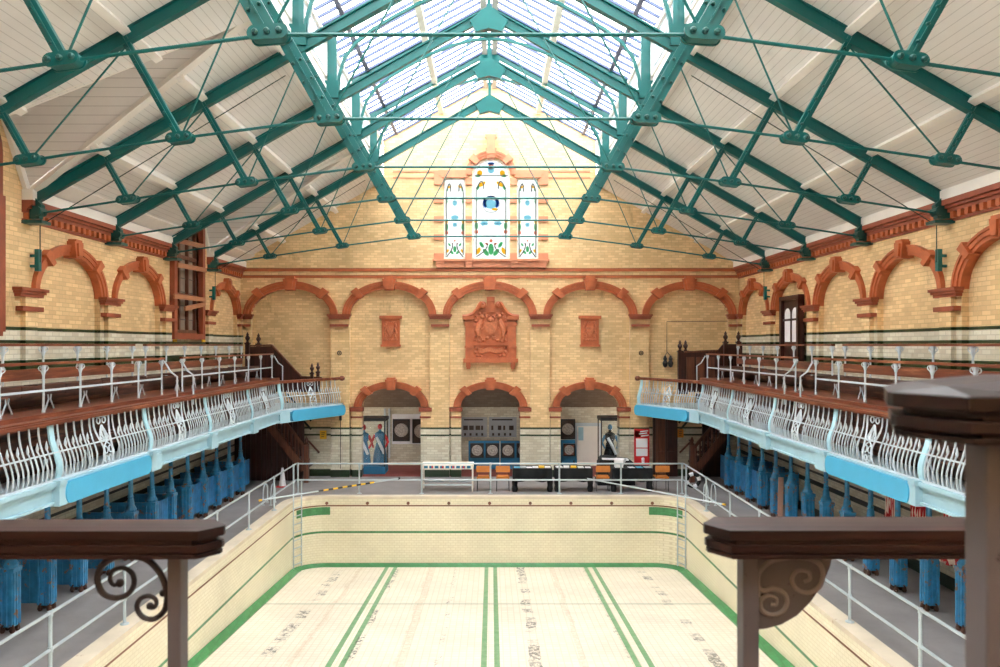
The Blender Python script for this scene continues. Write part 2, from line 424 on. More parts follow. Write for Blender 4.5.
def arch(parent, c, zs, ai, ao, ri, ro, fn, proj, n=22, big=1.0, mat='terracotta'):
    m = MB()
    # moulded ring: three stepped bands
    def band(a0, r0, a1, r1, d):
        ot = [(c+a1*math.cos(PI*k/n), zs+r1*math.sin(PI*k/n)) for k in range(n+1)]
        inn = [(c+a0*math.cos(PI*k/n), zs+r0*math.sin(PI*k/n)) for k in reversed(range(n+1))]
        m.poly(ot+inn, [], -.14, d, fn)
    wd = ao-ai
    band(ai, ri, ai+wd*.35, ri+(ro-ri)*.35, proj*.45)
    band(ai+wd*.35, ri+(ro-ri)*.35, ai+wd*.75, ri+(ro-ri)*.75, proj*.75)
    band(ai+wd*.75, ri+(ro-ri)*.75, ao, ro, proj)
    m.build('arch_moulding', mat, parent)
    # keystone and two shoulder blocks
    k = MB(); s = big
    k.poly([(c-.16*s, zs+ri-.06), (c+.16*s, zs+ri-.06), (c+.24*s, zs+ro+.07), (c+.17*s, zs+ro+.07), (c+.17*s, zs+ro+.16*s), (c-.17*s, zs+ro+.16*s), (c-.17*s, zs+ro+.07), (c-.24*s, zs+ro+.07)], [], -.1, proj+.08, fn)
    k.poly([(c-.1*s, zs+ri-.02), (c+.1*s, zs+ri-.02), (c+.14*s, zs+ro+.03), (c-.14*s, zs+ro+.03)], [], proj+.08, proj+.12, fn)
    k.build('keystone', mat, parent)
    for sg in (-1, 1):
        a = math.radians(90-sg*46); b_ = MB()
        p = lambda da, k0: (c+(ai+(ao-ai)*k0)*math.cos(a+da), zs+(ri+(ro-ri)*k0)*math.sin(a+da))
        dd = .11*s/ai
        b_.poly([p(-dd, -.12), p(-dd*1.1, 1.35), p(dd*1.1, 1.35), p(dd, -.12)], [], -.1, proj+.05, fn)
        b_.build('shoulder_block', mat, parent)
def capital(parent, c, hw, zs, fn, mat='terracotta_dark'):
    m = MB()
    for h, z0, z1, d in ((hw-.06, -.13, -.07, .12), (hw-.03, -.07, -.02, .155), (hw, -.02, .04, .19)):
        m.poly([(c-h, zs+z0), (c+h, zs+z0), (c+h, zs+z1), (c-h, zs+z1)], [], 0, d, fn)
    m.poly([(c-hw+.1, zs-.40), (c+hw-.1, zs-.40), (c+hw-.1, zs-.31), (c-hw+.1, zs-.31)], [], 0, .14, fn)
    m.build('capital', mat, parent)
wl = side_wall(-1, 'wall_left', 'left side wall of buff brick over white tile, two tall dormer windows')
wr = side_wall(1, 'wall_right', 'right side wall of buff brick with blind arches over white tile')
fbk = lambda u, v, d: (u, YB-d, v)
for c in bay_c: arch(wall_back, c, ZS, 1.40, 1.66, .94, 1.21, fbk, .14)
for c in (-5.30, -1.745, 1.79, 5.30): capital(wall_back, c, .42, ZS, fbk)
for sg in (-1, 1): capital(wall_back, sg*8.62, .3, ZS, fbk)
for c, a in LA:
    arch(wall_back, c, ZL, 1.05, 1.31, .66, .90, lambda u, v, d: (u, YB+.2-d, v), .2, big=.85)
    for s in (-1, 1):
        m = MB(); x = c+s*1.22
        m.box(x-.23, x+.23, YB-.03, YB+.3, ZL-.16, ZL-.02); m.box(x-.2, x+.2, YB-.0, YB+.3, ZL-.40, ZL-.33); m.build('impost', 'terracotta_dark', wall_back)
        m = MB(); m.box(x-.17, x+.19, YB+.02, YB+.25, 0, ZL-.16); m.build('jamb', 'brick', wall_back)
m = MB()
for s in (0, 1, 2):
    x0, x1 = [(-5.3, -4.7), (-2.28, -1.2), (1.24, 2.3)][s]
# cornices with dentils on the side walls
for sg, nm in ((-1, 'trim_1'), (1, 'trim_2')):
    segs = [(.69*B, 3.69*B), (4.69*B-.15, 6.69*B+.1), (7.69*B-.1, YB)] if sg < 0 else [(.69*B, YB)]
    m = MB(); dn = MB()
    for a_, b_ in segs:
        for x0, z0, z1 in ((8.76, 7.0, 7.05), (8.70, 7.17, 7.24), (8.65, 7.24, 7.30), (8.59, 7.30, 7.40)):
            m.box(sg*x0, sg*8.82, a_, b_, z0, z1)
        y = a_+.05
        while y < b_-.1:
            dn.box(sg*8.70, sg*8.81, y, y+.11, 7.05, 7.17); y += .22
    tr_ = struct(m.build(nm, 'terracotta_dark'), 'red terracotta eaves cornice with dentils, %s wall' % ('left' if sg < 0 else 'right'))
    dn.build('dentil_course', 'terracotta', tr_)
    m = MB()
    for a_, b_ in segs: m.box(sg*8.59, sg*8.8, a_, b_, 7.40, 7.60)
    m.build('eaves_board', 'white_paint', tr_)
# floor with the pool cut out
GZ0 = 2.6
XP, YP = 5.87, 7.57*B
R = .9
def pool_outline(x, y1, r, y0=1.2, n=8):
    p = [(-x, y0), (x, y0)]
    p += [(x-r+r*math.cos(PI/2*k/n), y1-r+r*math.sin(PI/2*k/n)) for k in range(n+1)]
    p += [(-x+r-r*math.sin(PI/2*k/n), y1-r+r*math.cos(PI/2*k/n)) for k in range(n+1)]
    return p
fl = lambda u, v, d: (u, v, d)
m = MB(); m.poly([(-9.1, YN), (9.1, YN), (9.1, 30.2), (-9.1, 30.2)], [pool_outline(XP+.30, YP+.25, R+.25, 1.0)], -.3, 0, fl)
floor = struct(m.build('floor', 'deck'), 'grey asphalt poolside floor')
m = MB(); m.poly([(-9.1, 0), (9.1, 0)]+list(reversed(top)), [], YN-.2, YN); struct(m.build('wall_front', 'brick'), 'unseen near end wall behind the viewer, added to keep daylight to the lantern')  # unseen wall, put in so daylight enters mainly through the roof lantern
m = MB(); m.box(-8.8, 8.8, YN, 2.42, GZ0-.16, GZ0); m.box(-8.8, 8.8, YN, 1.62, GZ0, 3.3); struct(m.build('floor_gallery_near', 'wood_seat'), 'stepped timber floor of the near gallery')
m = MB(); m.box(-5, 5, YB+.1, 30.1, 0, .012); m.build('corridor_carpet', 'carpet', floor)
m = MB(); m.poly(pool_outline(XP+.30, YP+.25, R+.25, 1.0), [pool_outline(XP-.01, YP-.01, R, 1.2)], -.07, .012, fl)
m2 = m.build('pool_coping', 'coping'); struct(m2, 'cream coping round the empty pool')
# basin walls as strips
def zf(y): return -2.14 + .0606*(YP-y)
path = []
n = 8
path += [(-XP, 1.2)] + [(-XP, y) for y in (6, 11, 16, 20)] + [(-XP+R-R*math.cos(PI/2*k/n), YP-R+R*math.sin(PI/2*k/n)) for k in range(n+1)]
path += [(x, YP) for x in (-4, 0, 4)]
path += [(XP-R+R*math.sin(PI/2*k/n), YP-R+R*math.cos(PI/2*k/n)) for k in range(n+1)] + [(XP, y) for y in (20, 16, 11, 6, 1.2)]
def strip(m, path, z0, z1, off0, off1):
    """wall strip between heights, offset inward from path"""
    pts = []
    for i, (x, y) in enumerate(path):
        a = Vector(path[max(i-1, 0)]); b_ = Vector(path[min(i+1, len(path)-1)]); d = (b_-a).normalized(); nrm = Vector((d.y, -d.x))
        pts.append((x, y, nrm))
    n0 = len(m.v)
    for x, y, nr in pts:
        za = z0(y) if callable(z0) else z0; zb = z1(y) if callable(z1) else z1
        m.v += [Vector((x+nr.x*off0, y+nr.y*off0, za)), Vector((x+nr.x*off1, y+nr.y*off1, zb))]
    for i in range(len(pts)-1): m.f.append((n0+2*i, n0+2*i+1, n0+2*i+3, n0+2*i+2))
m = MB(); strip(m, path, lambda y: zf(y)-.02, -.0, 0, 0)
basin = struct(m.build('pool_basin', 'pool_tile'), 'drained swimming pool basin lined with cream tile')
m = MB(); strip(m, path, -.30, -.26, .004, .004); m.build('scum_channel_edge', plain('brown channel edge', (128, 84, 62), .5), basin)
m = MB(); strip(m, path, -1.12, -1.06, .004, .004); m.build('waterline_band', 'pool_green', basin)
m = MB(); strip(m, path, lambda y: zf(y)+.004, lambda y: zf(y)+.10, .16, .005); strip(m, path, lambda y: zf(y)+.004, lambda y: zf(y)+.004, .22, .16); m.build('green_cove', 'pool_green', basin)
for s in (1, -1):
    m = MB()
    cp = [(s*(-XP+R-R*math.cos(PI/2*k/8)), YP-R+R*math.sin(PI/2*k/8)) for k in range(2, 9)] + [(s*-4.9, YP)]
    if s < 0: cp = list(reversed(cp))
    strip(m, cp, -.56, -.32, .006, .006); m.build('corner_panel', 'pool_green', basin)
m = MB()
po = pool_outline(XP+.05, YP+.05, R, 1.1)
n0 = len(m.v); m.v += [Vector((x, y, zf(y))) for x, y in po]; m.f.append(tuple(range(n0, n0+len(po))))
m.build('pool_floor', 'pool_floor', basin)
m = MB()
for k in range(9): m.lathe([(.05, -.01), (.05, .02), (.03, .03)], (-5+1.25*k, YP-.03, -.2), 8, 'y')
m.build('inlet_bosses', plain('brown iron', (120, 80, 60)), basin)
# ceiling
def roofpt(x, y, off=0): return (x, y, zroof(x)+off)
m = MB()
def quad(m, *p):
    n0 = len(m.v); m.v += [Vector(q) for q in p]; m.f.append(tuple(range(n0, n0+len(p))))
Y0, Y1 = YN, YB+.1
quad(m, roofpt(3.75, Y0), roofpt(9.1, Y0), roofpt(9.1, Y1), roofpt(3.75, Y1))
XA = 4.03; ZA = 12.35-.5657*XA+.22
zE = zroof(8.8)
ys = [Y0, 3.69*B, 4.19*B, 4.69*B, 6.69*B, 7.19*B, 7.69*B, Y1]
xi, xe = -3.75, -9.1
# upper band above the dormer tips and the pieces between valleys
quad(m, roofpt(xi, Y0), roofpt(-XA, Y0), roofpt(-XA, Y1), roofpt(xi, Y1))
quad(m, roofpt(-XA, Y0), roofpt(-8.8, Y0), roofpt(-8.8, 3.69*B), roofpt(-XA, 4.19*B))
quad(m, roofpt(-XA, 4.19*B), roofpt(-8.8, 4.69*B), roofpt(-8.8, 6.69*B), roofpt(-XA, 7.19*B))
quad(m, roofpt(-XA, 7.19*B), roofpt(-8.8, 7.69*B), roofpt(-8.8, Y1), roofpt(-XA, Y1))
ceil = m.build('ceiling', 'ceil'); struct(ceil, 'white boarded pitched roof ceiling')
sol = ceil.modifiers.new('t', 'SOLIDIFY'); sol.thickness = .1; sol.offset = 1
for c in (4.19*B, 7.19*B):
    m = MB(); z_ = roofpt(XA, 0)[2]
    for s in (-1, 1): quad(m, (-XA, c, z_), (-8.85, c, z_), (-8.85, c+s*.5*B, zE))
    m.build('dormer_ceiling', 'ceil_z', ceil)
    m = MB()
    for s in (-1, 1):
        m.bar((-XA, c, z_-.03), (-8.7, c+s*.5*B, zE-.03), .16, .08, (0, 0, 1))
        m.bar((-8.74, c, z_-.05), (-8.74, c+s*.5*B, zE-.05), .08, .2, (0, s*.87, .5))
    m.bar((-XA-.2, c, z_-.06), (-8.75, c, z_-.06), .12, .12, (0, 0, 1))
    m.build('valley_board', 'white_paint', ceil)
# white purlins
def purl(x, segs, nm='purlin'):
    for a_, b_ in segs:
        m = MB(); s = 1 if x > 0 else -1
        q = Vector((math.sin(math.radians(29.5))*s, 0, math.cos(math.radians(29.5))))
        z_ = zroof(x)-.09
        m.bar((x, a_, z_), (x, b_, z_), .13, .2, tuple(q)); m.bar((x+.1*s, a_, zroof(x+.1*s)-.03), (x+.1*s, b_, zroof(x+.1*s)-.03), .08, .08, tuple(q))
        m.build(nm, 'white_paint', ceil)
purl(5.44, [(Y0, Y1)]); purl(7.29, [(Y0, Y1)])
fx = lambda x: .5*(XA+(4.77))*0
def vseg(x):
    k = (abs(x)-XA)/(8.8-XA)*.5
    return [(Y0, (4.19-k)*B), ((4.19+k)*B, (7.19-k)*B), ((7.19+k)*B, Y1)]
purl(-5.44, vseg(5.44)); purl(-7.29, vseg(7.29))
for s in (-1, 1): purl(s*3.9, [(Y0, Y1)], 'lantern_curb')
# wide soffit boards near the eaves
for s in (-1, 1):
    m = MB()
    for a_, b_ in ([(Y0, Y1)] if s > 0 else [(Y0, 3.6*B), (4.75*B, 6.65*B), (7.75*B, Y1)]):
        m.bar((s*8.45, a_, zroof(8.45)-.05), (s*8.45, b_, zroof(8.45)-.05), .35, .06, (s*.49, 0, .87))
    m.build('eaves_soffit', 'white_paint', ceil)
# lantern
zl = lambda x: 13.91 - .54*abs(x)
for s in (-1, 1):
    m = MB()
    fn = lambda u, v, d: (s*d, u, v)
    hl = []
    for k in range(1, 9):
        for j in (0, 1):
            a_ = (k-.31+.08+j*.45)*B
            hl.append([(a_, 11.02), (a_+.38*B, 11.02), (a_+.38*B, 11.62), (a_, 11.62)])
    hl = [h for h in hl if h[1][0] < YB-.05]
    m.poly([(Y0, 10.3), (YB, 10.3), (YB, 11.95), (Y0, 11.95)], hl, 3.78, 3.92, fn)
    m.build('clerestory_wall', 'clere', ceil)
    for h in hl:
        m = MB(); a_, b_ = h[0][0], h[1][0]
        for z_ in (11.02, 11.32, 11.62): m.box(s*3.76, s*3.83, a_, b_, z_-.02, z_+.02)
        for y_ in (a_, (a_+b_)/2, b_): m.box(s*3.76, s*3.83, y_-.02, y_+.02, 11.02, 11.62)
        m.build('clerestory_frame', 'fascia_line', ceil)
    m = MB()
    for x, z0, w_ in ((3.80, 10.62, .07), (3.80, 10.88, .06), (3.78, 11.75, .09)): m.box(s*(x-.06), s*x, Y0, YB, z0-w_/2, z0+w_/2)
    m.build('clerestory_moulding', 'white_paint', ceil)
    m = MB(); quad(m, (0, Y0, zl(0)+.03), (s*4.1, Y0, zl(4.1)+.03), (s*4.1, YB+.3, zl(4.1)+.03), (0, YB+.3, zl(0)+.03))
    g = m.build('lantern_glass', 'glass', ceil)
    m = MB(); y = Y0
    while y < YB:
        m.bar((0, y, zl(0)), (s*4.05, y, zl(4.05)), .055, .06, (0, 0, 1)); y += B/8
    m.build('glazing_bars', plain('blue grey glazing bar', (60, 74, 110), .5, var=.05), ceil)
    m = MB(); m.bar((s*3.3, Y0, zl(3.3)-.02), (s*3.3, YB, zl(3.3)-.02), .11, .05, (0, 0, 1)); m.build('glazing_lap', plain('lead flashing', (84, 84, 100), .5), ceil)
    m = MB(); m.bar((s*1.72, Y0, zl(1.72)-.1), (s*1.72, YB, zl(1.72)-.1), .17, .14, (0, 0, 1)); m.build('lantern_purlin', plain('cream purlin', (214, 214, 202), .5), ceil)
m = MB()
for s in (-1, 1): m.box(s*.08, s*.24, Y0, YB, zl(0)-.20, zl(0)-.02)
m.build('ridge_beam', plain('grey ridge board', (180, 176, 170), .5), ceil)
# string of terracotta dressings of the stained window
m = MB()
for x0, x1, z0, z1, r in WN:
    m.box(x0-.27, x1+.27, YB-.12, YB+.1, WZ(259, YB)-.30, WZ(259, YB)-.08)
m.box(WX(433, YB), WX(549, YB), YB-.22, YB, WZ(261.5, YB), WZ(259.5, YB))
for px in (440, 469, 514, 543): m.box(WX(px-3, YB), WX(px+3, YB), YB-.18, YB, WZ(268, YB), WZ(261, YB)); m.box(WX(px-3.8, YB), WX(px+3.8, YB), YB-.2, YB, WZ(264, YB), WZ(262, YB))
for a_, b_ in ((434, 443.8), (465.4, 472), (510, 517), (538.3, 548)):
    for y in (200, 219, 237): m.box(WX(a_, YB), WX(b_, YB), YB-.06, YB, WZ(y+3, YB), WZ(y-2.5, YB))
    m.box(WX(a_, YB), WX(b_, YB), YB-.08, YB, WZ(261, YB), WZ(253.5, YB))
    if a_ not in (465.4, 510): m.box(WX(a_, YB), WX(b_, YB), YB-.07, YB, WZ(185, YB), WZ(171, YB))
    else: m.box(WX(a_, YB), WX(b_, YB), YB-.07, YB, WZ(185, YB), WZ(178, YB))
for x0, x1 in ((441.5, 467.5), (515, 541)):
    m.box(WX(x0, YB), WX(x1, YB), YB-.12, YB, WZ(178, YB), WZ(175.5, YB)); m.box(WX(x0-3, YB), WX(x1+3, YB), YB-.095, YB, WZ(175.4, YB), WZ(170.5, YB))
m.build('window_dressing', 'terracotta_pale', wall_back)
arch(wall_back, (WN[1][0]+WN[1][1])/2, WN[1][3], .68, .90, .62, .84, fbk, .14, big=.8, mat='terracotta_pale')
m = MB(); c = (WN[1][0]+WN[1][1])/2
m.poly([(c-.13, 11.35), (c+.13, 11.35), (c+.16, 11.9), (c+.2, 11.95), (c+.2, 12.02), (c-.2, 12.02), (c-.2, 11.95), (c-.16, 11.9)], [], -.01, .29, fbk); m.build('window_keystone', 'terracotta_pale', wall_back)
m = MB()
for a_, b_ in ((393, 441), (541, 590)): m.box(WX(a_, YB), WX(b_, YB), YB-.03, YB, WZ(172.5, YB), WZ(170.5, YB)); m.box(WX(a_, YB), WX(b_, YB), YB-.03, YB, WZ(178.5, YB), WZ(176.8, YB))
m.build('upper_string_course', 'terracotta_pale', wall_back)
m = MB()
for z_ in (WZ(277, YB), WZ(270.4, YB)): m.box(-8.8, 8.8, YB-.05, YB, z_-.035, z_+.035)
m.build('string_course', 'terracotta', wall_back)
# stained glass
def blob(m, cx, cz, r, sx=1, sz=1, rot=0, n=10):
    p = []
    for k in range(n):
        a = 2*PI*k/n; x, z = r*sx*math.cos(a), r*sz*math.sin(a)
        p.append((cx+x*math.cos(rot)-z*math.sin(rot), cz+x*math.sin(rot)+z*math.cos(rot)))
    return p
def glass_window(no, W, label):
    x0, x1, z0, z1, r = W; c = (x0+x1)/2; hw = (x1-x0)/2
    win = thing('window_%d' % no, (c, YB+.12, z0), label, None); win['kind'] = 'structure'
    if r: ot = [(x0, z0), (x1, z0), (x1, z1)] + [(c+hw*math.cos(PI*k/14), z1+r*math.sin(PI*k/14)) for k in range(1, 14)] + [(x0, z1)]
    else: ot = [(x0, z0), (x1, z0), (x1, z1), (x0, z1)]
    m = MB(); m.poly(ot, [], YB+.14, YB+.15); m.build('pane', 'sg_white', win)
    inn = [(c+(u-c)*.90, z0+.06+(v-z0)*.965) for u, v in ot]
    m = MB(); m.poly(ot, [inn], YB+.08, YB+.14); m.build('window_frame', 'white_paint', win)
    lay = {}
    def add(mat, pts):
        qx = sum(p[0] for p in pts)/len(pts); qz = sum(p[1] for p in pts)/len(pts); pts = [(qx+(a-qx)*1.3, qz+(b_-qz)*1.3) for a, b_ in pts]
        lay.setdefault(mat, MB()).poly(pts, [], YB+.120, YB+.132)
    h = z1-z0; iw = hw*.80
    # lead border lines, curved at the top like a cartouche
    ld = MB()
    for s in (-1, 1): ld.tube([(c+s*iw*.98, YB+.12, z0+.15+h*k/12*.78) for k in range(13)], .018, 4)
    n_l = 3 if not r else 4
    for k in range(1, 7): ld.bar((c-iw, YB+.12, z0+h*k/7), (c+iw, YB+.12, z0+h*k/7), .008, .008)
    # foot motif: symmetric leaves
    sc_ = iw*.62
    for s in (-1, 1):
        add('sg_green', blob(m, c+s*sc_*.55, z0+.25, .15*sc_*2.4, 1, .5, s*.9)); add('sg_yellow', blob(m, c+s*sc_*1.35, z0+.30, .14*sc_*2.2, .55, 1, s*.5))
        add('sg_green', blob(m, c+s*sc_*1.0, z0+.52, .13*sc_*2.2, .5, 1, -s*.6)); add('sg_pink', blob(m, c+s*sc_*.45, z0+.55, .07*sc_*2.2, 1, .6, s*.4))
        add('sg_yellow', blob(m, c+s*sc_*.95, z0+h*.90, .15*sc_*2.2, 1, .5, -s*.6)); add('sg_green', blob(m, c+s*sc_*1.4, z0+h*.86, .1*sc_*2.2, .5, 1, s*.3))
        add('sg_green', blob(m, c+s*iw*.97, z0+h*.40, .1, .5, 1)); add('sg_pink', blob(m, c+s*iw*.97, z0+h*.33, .055)); add('sg_yellow', blob(m, c+s*iw*1.0, z0+h*.46, .05))
        add('sg_green', blob(m, c+s*iw*.95, z0+h*.72, .07, .4, 1)); 
        ld.tube([(c+s*iw*(.98-.5*math.sin(PI/2*k/8)), YB+.12, z0+h*(.84)+.28*math.sin(PI*k/8)) for k in range(9)], .02, 4)
        ld.tube([(c+s*sc_*(1.6-1.2*math.sin(PI*.6*k/8)), YB+.12, z0+.08+.5*k/8) for k in range(9)], .02, 4)
    add('sg_green', blob(m, c, z0+.36, .15*sc_*2, .8, 1.6)); add('sg_pink', blob(m, c, z0+.66, .07*sc_*2, 1, 1))
    for k in range(n_l-2): add('sg_pale', blob(m, c+(k-(n_l-3)/2)*iw*.7 if r else c, z0+h*.43, .075, 1, 1, PI/4, 4))
    if r:
        add('sg_pale', blob(m, c-iw*.55, z0+h*.43, .075, 1, 1, 0, 4)); add('sg_pale', blob(m, c+iw*.55, z0+h*.43, .075, 1, 1, 0, 4))
        # central roundel with a blue wreath
        for k in range(9):
            a = PI*(-.1+1.2*k/8); add('sg_blue', blob(m, c+.23*math.cos(a), z0+h*.67+.22*math.sin(a), .075, .6, 1, a))
        add('sg_pale', blob(m, c-.02, z0+h*.66, .16, 1.1, .8)); add('sg_yellow', blob(m, c+.13, z0+h*.60, .06, 1.5, .6))
        for s in (-1, 1): add('sg_yellow', blob(m, c+s*.40, z1+.10, .075)); add('sg_green', blob(m, c+s*.46, z1+.0, .07, 1, .6))
        add('sg_pink', blob(m, c, z1+.32, .08)); add('sg_pale', blob(m, c, z1+.20, .09)); add('sg_blue', blob(m, c, z1+.43, .06, 1.6, .6))
        ld.tube([(c+.3*math.cos(2*PI*k/20), YB+.12, z0+h*.66+.3*math.sin(2*PI*k/20)) for k in range(21)], .010, 4)
        ld.bar((c-hw*.95, YB+.12, z1), (c+hw*.95, YB+.12, z1), .035, .03)
    else:
        add('sg_pale', blob(m, c, z0+h*.52, .09, 1.2, .7)); add('sg_pale', blob(m, c, z0+h*.70, .08, .8, 1))
    for k, mb in lay.items(): mb.build('stained_glass_motif', k, win)
    ld.build('lead_lines', 'lead', win)
for k, W in enumerate(WN):
    glass_window(k+1, W, ['left narrow light of the stained glass gable window', 'tall arched middle light of the stained glass gable window', 'right narrow light of the stained glass gable window'][k])
# tall side window boarded with planks (left wall)
def tall_window(no, c, label, planks):
    win = thing('window_%d' % no, (-8.8, c, 5.0), label, None); win['kind'] = 'structure'
    fn = lambda u, v, d: (-8.8+d, u, v)
    m = MB(); a = .95 if planks else .45
    head = [(c+a*math.cos(PI*k/12), 8.1+a*math.sin(PI*k/12)) for k in range(13)]
    ot = [(c-a-.2, 4.82), (c+a+.2, 4.82)] + [(c+(a+.2)*math.cos(PI*k/12), 8.1+(a+.2)*math.sin(PI*k/12)) for k in range(13)]
    m.poly(ot, [[(c-a, 5.0), (c+a, 5.0)]+head], -.2, .14, fn); m.build('terracotta_surround', 'terracotta_dark', win)
    m = MB(); m.poly([(c-a, 5.0), (c+a, 5.0)]+head, [], -.16, -.14, fn); m.build('pane', 'dusty', win)
    m = MB()
    for y_ in (c-a+.05, c-a/3, c+a/3, c+a-.05): m.box(-8.98, -8.85, y_-.045, y_+.045, 5.0, 8.9)
    for z_ in (5.05, 6.1, 7.2, 8.1): m.box(-8.98, -8.84, c-a, c+a, z_-.05, z_+.05)
    m.build('window_frame', 'wood_door', win)
    m = MB()
    for y_ in (c-a*2/3, c, c+a*2/3):
        for k in range(10): m.box(-8.95, -8.92, y_-a/3, y_+a/3, 5.0+.4*k-.01, 5.0+.4*k+.01)
    m.build('glazing_bars', 'lead', win)
    if planks:
        for k, (a0, a1, z_) in enumerate(((-1.25, 1.0, 6.0), (-1.0, 1.1, 6.9), (-.9, .9, 7.6), (-.5, 1.0, 5.75))):
            p = thing('timber_plank', (-8.62, c, z_), ['rough plank nailed across the boarded side window just above capital level', 'long rough plank across the middle of the boarded side window', 'rough plank across the boarded side window under the cornice', 'tilted short plank low on the boarded side window'][k], 'plank', 'planks across the side window')
            m = MB(); m.bar((-8.64, c+a0, z_-.02*k), (-8.62, c+a1, z_+.03+(.12 if k == 3 else 0)), .04 if False else .13, .05, (1, 0, 0)); m.build('board', wood('rough plank timber', (150, 96, 70), (180, 124, 90), axis='y'), p)
tall_window(4, 7.14*B, 'tall leaded side window with terracotta surround, crossed by planks', True)
tall_window(5, 4.19*B, 'tall side window in the nearer left dormer', False)
# door on right wall at gallery level
d = thing('door_1', (8.8, 6.42*B, 4.3), 'tall dark wooden door with glazed arched panels, right gallery wall', None); d['kind'] = 'structure'
yd0, yd1 = 2150*B/(803-491.5), 2150*B/(786-491.5)
m = MB(); m.box(8.62, 8.8, yd0-.08, yd0+.06, 4.1, 6.0); m.box(8.62, 8.8, yd1-.06, yd1+.08, 4.1, 6.0); m.box(8.62, 8.8, yd0-.1, yd1+.1, 5.95, 6.08); m.build('door_frame', 'wood_dark', d)
m = MB(); m.box(8.72, 8.8, yd0, yd1, 4.1, 5.98); dl = m.build('door_leaf', 'wood_dark', d)
ym = (yd0+yd1)/2
for s in (-1, 1):
    m = MB(); fn = lambda u, v, dd: (8.71, u, v) if dd < .5 else (8.7, u, v)
    yc = ym+s*(yd1-yd0)*.22; m.poly(arch_pts(yc, 5.55, (yd1-yd0)*.16, .18, 10, 4.75), [], 0, 1, fn); m.build('door_pane', 'paper', d)
    m = MB(); m.box(8.68, 8.71, yc-.3, yc+.3, 5.36, 5.42); m.build('door_bar', 'wood_dark', d)
